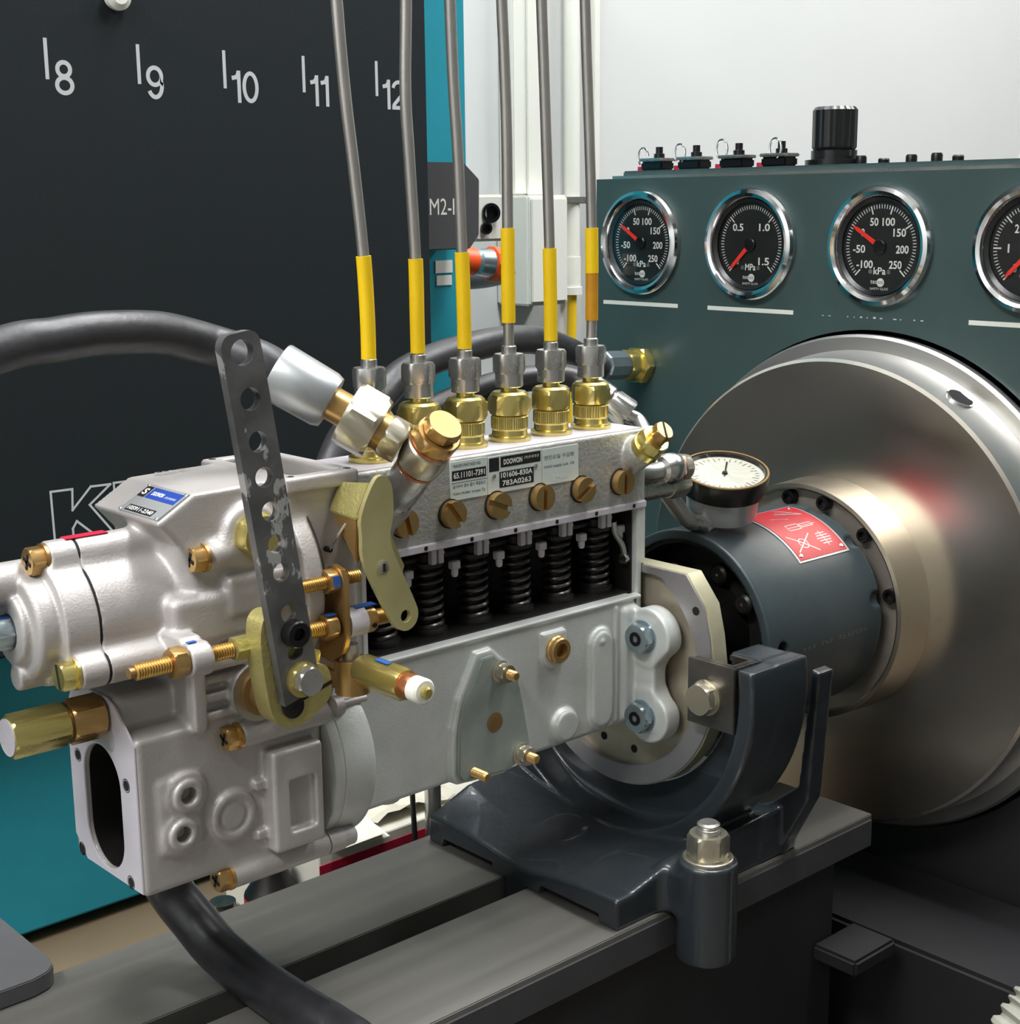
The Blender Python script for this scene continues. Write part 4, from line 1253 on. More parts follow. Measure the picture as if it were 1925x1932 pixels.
for k in range(6):
    v = part('delivery_valve', body_me, None, PUMP, at=(3.2 * k, 0, 14.42))
    h_ = part('hex_collar', hex_me, None, v, at=(3.2 * k, 0, 14.42))
    h_.rotation_euler.z = math.radians((0, 14, 5, -9, 20, 33)[k])
    part('knurled_collar', kn_me, None, v, at=(3.2 * k, 0, 14.42))

# ------------------------------------------------------------------ side-face fittings
part('cover_plate', Geo().plate([(2.95, -.2), (2.85, -2.7), (3.1, -3.1), (6.3, -3.3), (7.6, -2.9), (8.0, -2.15), (7.5, .3), (7.15, 1.85), (5.35, 3.5), (4.55, 3.45), (3.35, 1.3)], [], (0, -2.95, 0), FR, FU, .28), 'plate_zinc', PUMP, bevel=.06)
part('rusty_spot', Geo().lathe((5.4, -3.22, -.3), (0, -1, 0), [(0, .56), (.03, .56), (.05, .5)], 28), 'brass_dull', PUMP)
def threads(g, p, axis, L, r, pitch=.12):
    prof = [(0, r * .8)]
    n = int(L / pitch)
    for i in range(n):
        prof += [(i * pitch + .02, r * .86), (i * pitch + pitch * .5, r), (i * pitch + pitch * .95, r * .86)]
    prof.append((L, r * .7))
    return g.lathe(p, axis, prof, 20)
for x, z, nut in ((5.85, 2.5, 1), (7.3, -2.6, 1), (3.85, -2.75, 0)):
    st = part('cover_stud', threads(Geo(), (x, -3.2, z), (0, -1, 0), 1.35 if nut else 1.15, .28), 'brass_gold', PUMP)
    if nut:
        part('stud_nut', Geo().hexa((x, -3.4, z), (x, -3.95, z), .56, 10, .08), 'silver_nut', st)
        part('washer', Geo().ring((x, -3.22, z), (0, -1, 0), [(0, .28), (0, .62), (.1, .62), (.18, .45), (.18, .28)], 28), 'silver_nut', st)
part('threaded_port', Geo().ring((10.3, -2.95, 2.75), (0, -1, 0), [(0, .42), (0, .8), (.12, .8), (.2, .74), (.42, .74), (.5, .66), (.5, .42), (.2, .36)], 40), 'brass_gold', PUMP)
part('port_bottom', Geo().cyl((10.3, -2.96, 2.75), (10.3, -3.0, 2.75), .45), 'brass_dull', PUMP)
for z in (2.3, -2.6):
    nn = part('flange_nut', Geo().hexa((16.0, -3.7, z), (16.62, -3.7, z), .95, 8, .14), 'zinc_blue', PUMP)
    part('washer', Geo().ring((16.6, -3.7, z), (1, 0, 0), [(0, .5), (0, 1.02), (.16, 1.02), (.16, .5)], 36), 'zinc_blue', nn)
    part('stud_end', Geo().ring((15.95, -3.7, z), (1, 0, 0), [(0, .2), (0, .42), (.3, .46), (.3, .2)], 24), 'black_oxide', nn)
    part('stud_socket', Geo().cyl((16.05, -3.7, z), (16.2, -3.7, z), .25), 'dark_hole', nn)

# inlet banjo stack, leaning out of the head at 45 degrees
bd = Vector((0, -.7, .715)).normalized()
b0 = Vector((-.9, -2.3, 12.2))
bj = part('inlet_banjo', Geo().lathe(b0, bd, [(.75, .95), (1.6, .95), (1.7, 1.0), (3.6, 1.0), (3.65, .95)], 40), 'grey_steel', PUMP)
part('copper_washer', Geo().ring(b0, bd, [(.55, .5), (.55, 1.05), (.75, 1.05), (.75, .5)], 36), 'copper', bj)
part('copper_washer', Geo().ring(b0, bd, [(3.65, .5), (3.65, 1.04), (3.8, 1.04), (3.8, .5)], 36), 'copper', bj)
part('banjo_eye', Geo().lathe(b0, bd, [(3.8, .95), (3.95, 1.12), (4.6, 1.2), (5.2, 1.12), (5.35, .95)], 40), 'silver_nut', bj)
part('copper_washer', Geo().ring(b0, bd, [(5.35, .5), (5.35, 1.1), (5.5, 1.1), (5.5, .5)], 36), 'copper', bj)
part('banjo_bolt', Geo().hexa(b0 + bd * 5.5, b0 + bd * 6.25, 1.22, 25, .15), 'brass_gold', bj)
part('bolt_collar', Geo().lathe(b0, bd, [(6.2, .7), (6.45, .62)], 28), 'zinc_yellow', bj)
part('bolt_head', Geo().hexa(b0 + bd * 6.3, b0 + bd * 6.95, .95, 5, .1), 'brass_gold', bj)

# overflow valve and return fittings at the drive end
od = Vector((0, -.77, .64)).normalized()
o0 = Vector((17.15, -3.2, 13.35))
ov = part('overflow_valve', Geo().lathe(o0, od, [(0, .95), (.45, .95), (.5, .8)], 32), 'zinc_yellow', PUMP)
part('valve_hex', Geo().hexa(o0 + od * .5, o0 + od * 1.25, .95, 10, .12), 'zinc_yellow', ov)
part('valve_collar', Geo().lathe(o0, od, [(1.25, .55), (1.5, .55)], 24), 'brass_gold', ov)
vh = part('valve_head', Geo().hexa(o0 + od * 1.5, o0 + od * 2.1, .62, 0, .08), 'brass_gold', ov)
part('head_slot', Geo().obox(o0 + od * 2.08, Vector((.35, .6, .7)), Vector((.35, .6, .7)).cross(od), od, .55, .06, .05), 'dark_hole', ov)
rf = part('return_elbow', Geo().tube(smooth_path([(18.2, -1.6, 11.7), (19.4, -1.6, 11.5), (20.6, -1.5, 11.5)]), .55, 20), 'grey_steel', PUMP)
part('elbow_ball', Geo().lathe((20.4, -1.5, 11.5), (1, -.1, .02), [(0, .5), (.2, .8), (.6, .98), (1.1, .98), (1.5, .8), (1.7, .5)], 32), 'bright_steel', rf)
part('copper_washer', Geo().ring((21.9, -1.62, 11.5), (1, -.1, .02), [(0, .4), (0, .8), (.12, .8), (.12, .4)], 28), 'copper', rf)
part('elbow_nut', Geo().hexa((22.0, -1.64, 11.52), (22.6, -1.7, 11.53), .85, 0, .1), 'silver_nut', rf)
fp = part('feed_union', Geo().lathe((18.25, -.9, 10.35), (1, 0, 0), [(0, .95), (.5, .95), (.55, .75), (3.6, .72), (3.7, .8)], 32), 'grey_steel', PUMP)
part('union_nut', Geo().hexa((21.7, -.9, 10.35), (23.2, -.9, 10.35), .9, 12, .15), 'silver_nut', fp)
# ------------------------------------------------------------------ governor
def f_gov(P):
    X, Y, Z = P
    d = sd_box(P, (-16.0, -3.55, -3.3), (-6.15, 3.2, 4.2), .22)
    d = smin(d, sd_box(P, (-16.0, -1.7, 3), (-11, 2.7, 5.7), .5), .5)
    d = smin(d, sd_box(P, (-13.0, -3.3, 3), (-6.2, 3.2, 12.6), .5), .4)
    d = smin(d, sd_cyl(P, 0, (-.3, 9.5), -16.98, -8, 2.83, .05), .5)
    for y, z in ((-.75, 12.42), (-3.0, 7.75), (2.4, 7.7)):
        d = smin(d, sd_cyl(P, 0, (y, z), -16.98, -11.8, .78, .05), .55)
    cov = sd_poly(P, 1, [(-14.3, 13.75), (-12.4, 14.85), (-7.4, 14.95), (-7.0, 10), (-12.2, 10), (-13.3, 12.6)], -3.5, 2.6, .12)
    d = smin(d, cov, .6)
    colm = sd_box(P, (-7.75, -3.7, 4.5), (-3.75, 3.6, 14.6), .3)
    d = smin(d, colm, .3)
    d = smin(d, sd_box(P, (-7.85, -4.05, 14.25), (-3.75, 3.75, 15.0), .12), .2)
    d = smin(d, sd_cyl(P, 0, (-.2, 9.6), -7.6, -6.6, 4.9, .2), .25)
    # bosses
    d = smin(d, sd_cap(P, (-11.5, -3.5, 11.95), (-8.5, -3.3, 11.95), .66), .45)
    d = smin(d, sd_cyl(P, 1, (-9.7, 12.65), -3.95, -2, 1.45, .25), .5)
    d = smin(d, sd_box(P, (-14.0, -3.95, 7.9), (-9.0, -1, 10.3), .45), .35)
    d = smin(d, sd_box(P, (-11.2, -4.05, 9.0), (-7.0, -1, 10.9), .3), .3)
    d = smin(d, sd_box(P, (-12.4, -4.2, 6.75), (-8, -3, 7.4), .15), .2)
    d = smin(d, sd_box(P, (-13.2, -3.9, 3.9), (-12.5, -3, 7.2), .15), .2)
    for z in (4.45, 5.35, 6.2):
        d = smin(d, sd_box(P, (-12.6, -3.75, z - .22), (-7.2, -3, z + .22), .08), .12)
    d = smin(d, sd_cyl(P, 1, (-10, 5.37), -4.25, -3, 1.35, .15), .2)
    # stop screw lug, sleeve lug
    d = smin(d, sd_box(P, (-14.25, -4.9, 7.3), (-13.15, -3.0, 8.85), .2), .3)
    d = smin(d, sd_cyl(P, 0, (-5.2, 7.9), -14.25, -13.15, .78, .1), .15)
    # round bosses on the lower face
    for x, z, R in ((-13.75, 1.15, 1.05), (-14.1, -.65, .98)):
        d = smin(d, sd_cyl(P, 1, (x, z), -3.85, -3, R, .1), .2)
        d = smin(d, sd_cyl(P, 1, (x, z), -4.05, -3, R * .72, .08), .12)
    d = smin(d, sd_box(P, (-15.2, -3.72, -1.6), (-12.9, -3, 2.1), .3), .2)
    d = smin(d, sd_cyl(P, 1, (-11.35, -.6), -3.85, -3, 1.22, .12), .15)
    d = cut(d, sd_cyl(P, 1, (-11.35, -.6), -4.2, -3.72, .8, .0), .06)
    d = smin(d, sd_cyl(P, 1, (-11.35, -.6), -3.78, -3, .62, .05), .06)
    for x, z, r in ((-13.75, 1.15, .4), (-14.1, -.65, .38)):
        d = cut(d, sd_cyl(P, 1, (x, z), -5, -3.3, r, .0), .08)
    # recessed block and bolt tubes
    d = smin(d, sd_box(P, (-9.6, -4.55, -2.9), (-6.75, -3, 2.2), .22), .25)
    d = cut(d, sd_box(P, (-8.7, -5, -2.0), (-7.25, -4.1, .6), .15), .15)
    d = smin(d, sd_box(P, (-10.2, -3.9, .3), (-9.3, -3, .8), .1), .15)
    d = smin(d, sd_box(P, (-10.2, -3.9, -2.2), (-9.3, -3, -1.7), .1), .15)
    d = smin(d, sd_cyl(P, 0, (-3.85, 3.3), -11.0, -6.1, .62, .08), .3)
    d = smin(d, sd_cyl(P, 0, (-3.3, -3.75), -11.5, -6.0, .62, .08), .3)
    # openings
    ob = smin(smin(sd_cyl(P, 0, (-.1, 1.35), -17, -12.5, 1.8), sd_cyl(P, 0, (-.1, -1.1), -17, -12.5, 1.8), 0), sd_box(P, (-17, -1.9, -1.1), (-12.5, 1.7, 1.35)), 0)
    d = cut(d, ob, .08)
    d = cut(d, sd_box(P, (-7.05, -3.25, 8.5), (-4.4, 3.0, 16), .25), .1)
    return d
casting('governor_housing', f_gov, (-17.4, -6.3, -4.8), (-3.4, 5.4, 15.4), .11, 'cast_aluminium', PUMP)
GOV = PUMP
# machined end face with the oval window, dark lining added to paint the shade inside it
fo = [(3.45, -3.15), (3.45, 3.9), (3.1, 4.3), (1.75, 5.45), (1.1, 5.65), (-2.0, 5.65), (-2.5, 5.3), (-3.1, 4.2), (-3.1, -2.2), (-2.0, -3.2)]
ovl = []
for i in range(25):
    a = math.radians(180 * i / 24)
    ovl.append((.1 + 1.8 * math.cos(a), 1.35 + 1.8 * math.sin(a)))
for i in range(25):
    a = math.radians(180 + 180 * i / 24)
    ovl.append((.1 + 1.8 * math.cos(a), -1.1 + 1.8 * math.sin(a)))
fo = fo if area2(fo) > 0 else fo[::-1]
part('end_face', Geo().plate(fo, [ovl], (-15.95, 0, 0), (0, -1, 0), (0, 0, 1), .12), 'machined_aluminium', GOV, bevel=.03)
lin = Geo().plate([(.1 + (q[0] - .1) * 1.03, q[1] * 1.02) for q in ovl], [], (-12.6, 0, 0), (0, -1, 0), (0, 0, 1), .2)
wl = Geo().plate([(.1 + (q[0] - .1) * 1.0, q[1] * 1.0) for q in ovl], [[(.1 + (q[0] - .1) * .985, q[1] * .985) for q in ovl]], (-12.6, 0, 0), (0, -1, 0), (0, 0, 1), 3.2)
part('window_shade_lining', wl, 'oily_shade_black', GOV)
part('window_back', lin, 'dark_cavity', GOV)
part('flyweight', Geo().cyl((-14.0, .4, .4), (-12.7, .4, .4), 1.0).box((-14.2, -1.3, -1.0), (-13.6, -.6, -.2)), 'dark_steel', GOV)
for y, z in ((2.25, 2.0), (-2.5, 1.85), (2.5, -2.85), (-2.35, -2.9)):
    sh = part('tapped_hole', Geo().ring((-16.07, y, z), (-1, 0, 0), [(-.3, .24), (.02, .3), (.0, .34), (-.3, .34)], 20), 'dark_steel', GOV)
    part('hole_bottom', Geo().cyl((-16.02, y, z), (-16.08, y, z), .25, n=16), 'dark_hole', sh)
# long gold hexagon plug
hp = part('hex_plug', Geo().hexa((-20.5, -.55, 4.75), (-17.9, -.55, 4.75), 1.02, 12, .1), 'zinc_yellow', GOV)
part('plug_face', Geo().cyl((-20.56, -.55, 4.75), (-20.48, -.55, 4.75), .84, n=36), 'machined_aluminium', hp)
part('lock_nut', Geo().hexa((-17.75, -.55, 4.75), (-16.2, -.55, 4.75), 1.08, 22, .1), 'brass_gold', hp)
part('plug_neck', Geo().cyl((-18.0, -.55, 4.75), (-16.0, -.55, 4.75), .75), 'brass_dull', hp)
# round flange between governor and pump
part('round_flange', Geo().lathe((0, 0, 0), (1, 0, 0), [(-6.1, 4.2), (-6.02, 4.48), (-5.9, 4.55), (-5.5, 4.55), (-5.46, 4.48), (-5.4, 4.55), (-4.1, 4.72), (-3.75, 4.65), (-3.55, 4.4), (-3.5, 3.6)], 120), 'cast_aluminium_dark', GOV, sharp=40)
part('flange_lug', Geo().lathe((-6.0, -3.3, -3.75), (1, 0, 0), [(0, .62), (.9, .62), (.95, .55), (1.6, .52), (1.7, .4)], 24), 'cast_aluminium', GOV)
part('flange_pin', Geo().lathe((-5.4, -3.45, 3.25), (1, 0, 0), [(0, .5), (.5, .5), (.6, .22), (2.0, .2)], 20), 'cast_aluminium', GOV)
# boost cap at the far left
def f_cap(P):
    d = sd_cyl(P, 0, (-.3, 9.5), -18.6, -17.04, 2.83, .12)
    for y, z in ((-.75, 12.42), (-3.0, 7.75), (2.4, 7.7)):
        d = smin(d, sd_cyl(P, 0, (y, z), -18.3, -17.04, .78, .1), .5)
    d = smin(d, sd_cyl(P, 0, (-.3, 9.5), -19.6, -18, 2.35, .35), .25)
    d = smin(d, sd_cyl(P, 0, (-.3, 9.5), -20.0, -18, 1.6, .2), .25)
    d = smin(d, sd_cyl(P, 0, (.2, 11.4), -20.6, -18, .95, .08), .2)
    d = smin(d, sd_cyl(P, 0, (-.4, 7.3), -19.9, -18, .6, .15), .25)
    d = cut(d, sd_cyl(P, 0, (-.3, 9.4), -21, -19.75, .75, 0), .1)
    return d
casting('boost_cap', f_cap, (-21, -4.3, 5.6), (-16.9, 4.2, 13.6), .09, 'cast_aluminium', GOV)
part('cap_gasket', Geo().lathe((-17.06, -.3, 9.5), (1, 0, 0), [(0, 2.79), (.1, 2.79)], 64), 'dark_hole', GOV)
for y, z in ((-.75, 12.42), (-3.0, 7.75)):
    part('cap_gasket', Geo().lathe((-17.06, y, z), (1, 0, 0), [(0, .74), (.1, .74)], 32), 'dark_hole', GOV)
part('red_mark', Geo().obox((-16.4, -.75, 13.2), (1, 0, 0), (0, 1, 0), (0, 0, 1), 1.0, .3, .02), 'paint_red', GOV)
bf = part('boost_fitting', Geo().hexa((-22.9, .2, 11.4), (-20.8, .2, 11.4), 1.25, 5, .15), 'zinc_blue', GOV)
part('green_seal', Geo().ring((-20.85, .2, 11.4), (1, 0, 0), [(0, .5), (0, 1.08), (.25, 1.08), (.25, .5)], 32), 'green_paint', bf)
bf2 = part('adjuster_nut', Geo().hexa((-20.9, -.3, 9.4), (-19.9, -.3, 9.4), .78, 0, .1), 'zinc_blue', GOV)
part('adjuster_screw', Geo().lathe((-24.5, -.3, 9.4), (1, 0, 0), [(0, .55), (1.6, .55), (1.65, .45), (3.7, .45)], 28), 'zinc_blue', bf2)
part('blue_paint', Geo().obox((-20.4, -.3, 10.08), (1, 0, 0), (0, 1, 0), (0, 0, 1), .45, .3, .03), 'tag_blue', bf2)
# hexagon bolts with cross recess, all facing -X
def xbolt(x, y, z, r=.62, h=.75, m='brass_gold', cross=True, rot=0):
    b = part('hex_bolt', Geo().hexa((x - h, y, z), (x - .1, y, z), r, rot, .08), m, GOV)
    part('bolt_washer', Geo().ring((x - .14, y, z), (1, 0, 0), [(0, .2), (0, r * 1.08), (.14, r * 1.08), (.14, .2)], 30), m, b)
    if cross:
        g = Geo().obox((x - h, y, z), (1, 0, 0), (0, 1, .35), (0, -.35, 1), .03, r * .55, .08).obox((x - h, y, z), (1, 0, 0), (0, -.35, 1), (0, 1, .35), .03, r * .55, .08)
        part('cross_recess', g, 'dark_hole', b)
    else:
        part('head_slot', Geo().obox((x - h, y, z), (1, 0, 0), (0, .25, 1), (0, 1, -.25), .03, r * .85, .07), 'dark_hole', b)
    return b
xbolt(-18.3, -.75, 12.42, .66, .8)
xbolt(-18.3, -3.0, 7.75, .66, .8, 'zinc_yellow', False)
xbolt(-12.1, -3.6, 11.95, .62, .75)
xbolt(-11.0, -3.85, 3.3, .6, .75)
xbolt(-11.5, -3.3, -3.75, .6, .75)
part('breather_cap', Geo().hexa((-9.7, -3.9, 12.65), (-9.7, -4.9, 12.65), 1.15, 15, .2), 'zinc_yellow', GOV)
# nameplate on the sloping face of the cover
p0 = Vector((-14.27, -3.45, 13.8)); pu = (Vector((-12.42, 0, 14.83)) - Vector((-14.27, 0, 13.8))).normalized()
pr = Vector((0, 1, 0)) * -1
pn = pr.cross(pu)
np0 = Vector((-14.27, .3, 13.8)) + pu * .08 + pn * .0
if pn.z < 0:
    pn = -pn
npl = part('nameplate', Geo().obox(np0 + pr * 1.85 + pu * 1.0 + pn * .02, pr, pu, pn, 1.78, .95, .05), 'label_silver', GOV)
q0 = np0 + pn * .075
part('blue_band', Geo().obox(q0 + pr * 2.15 + pu * 1.45 + pn * -.0, pr, pu, pn, 1.3, .36, .004), 'label_blue', npl)
part('black_square', Geo().obox(q0 + pr * .45 + pu * 1.45, pr, pu, pn, .3, .36, .004), 'ink_black', npl)
letters('lettering', 'S', q0 + pr * .27 + pu * 1.25 + pn * .004, pr, pu, .42, 'ink_white', npl, width=.36, bold=.03)
letters('lettering', 'DOOWON', q0 + pr * 1.1 + pu * 1.32 + pn * .004, pr, pu, .26, 'ink_white', npl, width=1.0, bold=.03)
letters('lettering', '(\uc8fc)\ub450\uc6d0\uc815\uacf5', q0 + pr * 2.3 + pu * 1.3 + pn * .004, pr, pu, .16, 'ink_white', npl, width=.95)
part('black_band', Geo().obox(q0 + pr * 1.7 + pu * .32, pr, pu, pn, 1.2, .2, .004), 'ink_black', npl)
letters('lettering', '105911-2340', q0 + pr * .6 + pu * .2 + pn * .004, pr, pu, .25, 'ink_white', npl, width=2.2, bold=.02)
for sx in (.12, 3.45):
    for sy in (.12, 1.85):
        part('rivet', Geo().lathe(q0 + pr * sx + pu * sy - pn * .02, pn, [(0, .09), (.05, .05)], 12), 'bright_steel', npl)
letters('cast_lettering', 'E53 F-', (-11.3, 1.6, 14.98), (1, 0, 0), (0, 1, 0), .5, 'sand_aluminium', GOV, width=1.8)
for x, y in ((-7.4, -3.6), (-4.15, -3.6), (-7.4, 3.3), (-4.15, 3.3)):
    part('flange_hole', Geo().cyl((x, y, 14.98), (x, y, 15.015), .2, n=20), 'bright_steel', GOV)
# parting line around the cover joint
part('joint_line', Geo().tube([(-6.62, -.2 - 4.9 * math.cos(math.radians(a)), 9.6 + 4.9 * math.sin(math.radians(a))) for a in range(-4, 70, 4)], .045, 6), 'dark_hole', GOV)

# ------------------------------------------------------------------ control levers and stop screws
sh = part('lever_shaft', Geo().lathe((-10, -4.2, 5.37), (0, -1, 0), [(0, 1.3), (.15, 1.3), (.2, 1.1), (.45, 1.1), (.5, .8), (2.3, .8)], 36), 'brass_dull', PUMP)
part('shaft_washer', Geo().ring((-10, -4.3, 5.37), (0, -1, 0), [(0, .8), (0, 1.42), (.12, 1.42), (.12, .8)], 40), 'silver_nut', sh)
part('shaft_end', Geo().lathe((-9.85, -6.7, 5.2), (0, -1, 0), [(0, .55), (.22, .55), (.25, .5)], 28), 'dark_steel', sh)
part('end_dimple', Geo().cyl((-9.85, -6.94, 5.2), (-9.85, -6.96, 5.2), .1, n=12), 'dark_hole', sh)
lv = [(-10.95, 5.0), (-10.6, 4.45), (-10.0, 4.15), (-9.2, 4.2), (-7.95, 4.85), (-7.6, 5.4), (-7.72, 6.55), (-8.2, 6.85), (-9.0, 6.95), (-9.35, 7.6), (-10.25, 9.7), (-10.9, 9.75), (-11.35, 9.2), (-11.3, 7.2)]
cl = part('control_lever', Geo().plate(chaikin(lv, 2), [], (0, -5.5, 0), FR, FU, 1.25), 'zinc_olive', PUMP, bevel=.14)
part('clamp_slot', Geo().obox((-8.5, -6.74, 5.62), (1, 0, .28), (0, 1, 0), (-.28, 0, 1), .9, .03, .09), 'dark_hole', cl)
part('clamp_screw', Geo().hexa((-8.35, -6.1, 6.8), (-8.25, -6.1, 7.35), .45, 10, .08), 'zinc_yellow', cl)
part('stop_pad', Geo().cyl((-11.9, -5.3, 7.98), (-11.1, -5.3, 7.98), .55, n=6), 'zinc_olive', cl)
# long stop screw, left
ss = part('stop_screw', threads(Geo(), (-16.7, -5.2, 7.95), (1, 0, 0), 4.9, .38, .13), 'thread_gold', PUMP)
part('screw_tip', Geo().cyl((-16.95, -5.2, 7.95), (-16.6, -5.2, 7.95), .24), 'brass_dull', ss)
part('lock_nut', Geo().hexa((-15.0, -5.2, 7.95), (-14.3, -5.2, 7.95), .72, 16, .1), 'brass_gold', ss)
part('blue_paint', Geo().obox((-13.9, -5.2, 8.72), (1, 0, 0), (0, 1, 0), (0, 0, 1), .2, .12, .02), 'tag_blue', ss)
# right-hand stop screw through the bracket plate
s2_ = part('stop_screw', threads(Geo(), (-8.6, -5.2, 7.95), (1, 0, 0), 1.9, .38, .13), 'thread_gold', PUMP)
part('lock_nut', Geo().hexa((-7.0, -5.2, 7.95), (-6.35, -5.2, 7.95), .66, 16, .1), 'brass_gold', s2_)
part('blue_paint', Geo().obox((-6.6, -5.3, 8.55), (1, 0, 0), (0, 1, 0), (0, 0, 1), .25, .2, .03), 'tag_blue', s2_)
part('sleeve', Geo().cyl((-5.75, -5.2, 7.9), (-4.75, -5.2, 7.9), .72, n=28), 'machined_aluminium', s2_)
part('sleeve_lug', Geo().box((-5.7, -5.2, 7.3), (-4.8, -3.6, 8.5)), 'cast_aluminium', s2_, bevel=.12)
part('end_nut', Geo().hexa((-4.7, -5.2, 7.88), (-4.1, -5.2, 7.88), .66, 2, .1), 'brass_gold', s2_)
part('blue_paint', Geo().obox((-4.6, -5.2, 8.6), (1, 0, 0), (0, 1, 0), (0, 0, 1), .6, .25, .03), 'tag_blue', s2_)
part('screw_end', Geo().cyl((-4.1, -5.2, 7.87), (-2.8, -5.2, 7.86), .4, n=20), 'thread_gold', s2_)
part('nut_hole', Geo().cyl((-4.4, -5.76, 7.7), (-4.4, -5.86, 7.7), .12, n=12), 'dark_hole', s2_)
# bracket plate (faces -X) with upper screw
bpp = [(3.2, 6.2), (4.6, 5.9), (5.6, 6.6), (5.9, 7.4), (5.9, 10.1), (5.6, 10.7), (5.0, 10.85), (4.5, 10.6), (4.2, 10.0), (3.6, 8.8), (3.2, 8.0)]
bk = part('screw_bracket', Geo().plate(bpp, [circ(4.3, 9.2, .17, 14)], (-5.85, 0, 0), (0, -1, 0), (0, 0, 1), .32), 'brass_gold', PUMP, bevel=.06)
part('bracket_hole', Geo().cyl((-5.9, -4.3, 9.2), (-5.86, -4.3, 9.2), .18, n=14), 'dark_hole', bk)
us = part('upper_screw', threads(Geo(), (-8.35, -5.15, 10.1), (1, 0, 0), 3.6, .32, .12), 'thread_gold', PUMP)
part('lock_nut', Geo().hexa((-6.75, -5.15, 10.1), (-6.2, -5.15, 10.1), .62, 20, .1), 'brass_gold', us)
part('blue_paint', Geo().obox((-6.4, -5.68, 10.15), (1, 0, 0), (0, .1, 1), (0, 1, 0), .2, .3, .02), 'tag_blue', us)
part('lock_nut', Geo().hexa((-5.75, -5.15, 10.1), (-5.6, -5.15, 10.1), .5, 20, .05), 'brass_gold', us)
# tubular clamp with sensor rod
tc = part('tube_clamp', Geo().ring((-5.45, -5.3, 4.5), (0, 0, 1), [(0, .62), (0, .85), (1.65, .85), (1.65, .62)], 40), 'brass_gold', PUMP)
part('tube_core', Geo().lathe((-5.45, -5.3, 4.6), (0, 0, 1), [(0, .6), (1.35, .6), (1.4, .4), (2.0, .42), (2.3, .35)], 28), 'pipe_steel', tc)
part('clamp_foot', Geo().box((-5.9, -5.0, 4.5), (-5.0, -3.5, 5.5)), 'brass_gold', tc, bevel=.1)
sr = part('sensor_rod', Geo().hexa((-5.35, -6.0, 5.75), (-5.3, -9.3, 5.75), .8, 12, .15), 'zinc_yellow', PUMP)
part('blue_paint', Geo().obox((-5.3, -7.6, 6.5), (1, 0, 0), (0, 1, 0), (0, 0, 1), .14, .5, .02), 'tag_blue', sr)
part('copper_nut', Geo().hexa((-5.3, -9.3, 5.75), (-5.3, -9.9, 5.75), .62, 0, .1), 'copper', sr)
part('nylon_cap', Geo().lathe((-5.3, -9.9, 5.75), (0, -1, 0), [(0, .5), (.08, .62), (.7, .62), (.8, .52)], 32), 'nylon_white', sr)
part('screw_tip', Geo().lathe((-5.3, -10.65, 5.75), (0, -1, 0), [(0, .28), (.25, .28), (.32, .2)], 20), 'zinc_yellow', sr)
# stop lever in pale zinc, bent from sheet
sl = [(-4.65, 12.9), (-3.75, 14.6), (-3.2, 14.75), (-2.75, 14.3), (-2.65, 13.6), (-2.7, 12.5), (-2.95, 11.8), (-2.75, 10.9), (-1.4, 8.1), (-1.3, 7.55), (-1.55, 7.05), (-2.1, 6.85), (-2.65, 7.1), (-2.95, 7.5), (-4.2, 9.9), (-4.6, 11.0), (-4.55, 12.0)]
sl = chaikin([(q[0] - .77, q[1] + .3) for q in sl[::-1]], 2)
st = part('stop_lever', Geo().plate(sl, [circ(-2.87, 7.95, .3, 20)], (0, -6.0, 0), FR, FU, .28), 'pale_zinc', PUMP, bevel=.07, segs=3)
part('pivot_screw', Geo().lathe((-4.17, -6.22, 10.6), (0, -1, 0), [(0, .34), (.1, .34), (.14, .26)], 24), 'silver_nut', st)
part('pivot_slot', Geo().obox((-4.15, -6.37, 10.58), (0, 0, 1), (0, 1, 0), (1, 0, 0), .2, .02, .07), 'dark_hole', st)
g = Geo().plate([(0, 0), (2.25, .1), (2.25, 1.6), (0, 1.85)], [], (-5.5, -6.05, 13.05), (0, 1, 0), Vector((.46, 0, .89)), .24)
part('lever_fold', g, 'zinc_olive', st, bevel=.06)
part('fold_web', Geo().plate([(0, 0), (2.1, 0), (.2, -2.3)], [], (-5.35, -5.95, 13.15), (0, 1, 0), (0, 0, 1), .2), 'brass_gold', st, bevel=.05)
part('lever_back', Geo().plate([(-3.62, 12.5), (-3.37, 12.5), (-2.3, 10.2), (-2.7, 9.4), (-3.97, 9.9)][::-1], [], (0, -5.35, 0), FR, FU, .22), 'pale_zinc', st, bevel=.05)
part('lever_pivot', Geo().cyl((-4.2, -3.6, 11.9), (-4.2, -6.0, 11.9), .5, n=24), 'brass_gold', st)
part('return_spring', Geo().tube([(-5.6, -4.0, 11.3), (-5.6, -4.6, 12.0), (-5.3, -5.0, 12.7)], .08, 8), 'bright_steel', st)
part('spring_eye', Geo().lathe((-5.6, -3.68, 11.3), (0, -1, 0), [(0, .14), (.4, .14)], 12), 'dark_hole', st)

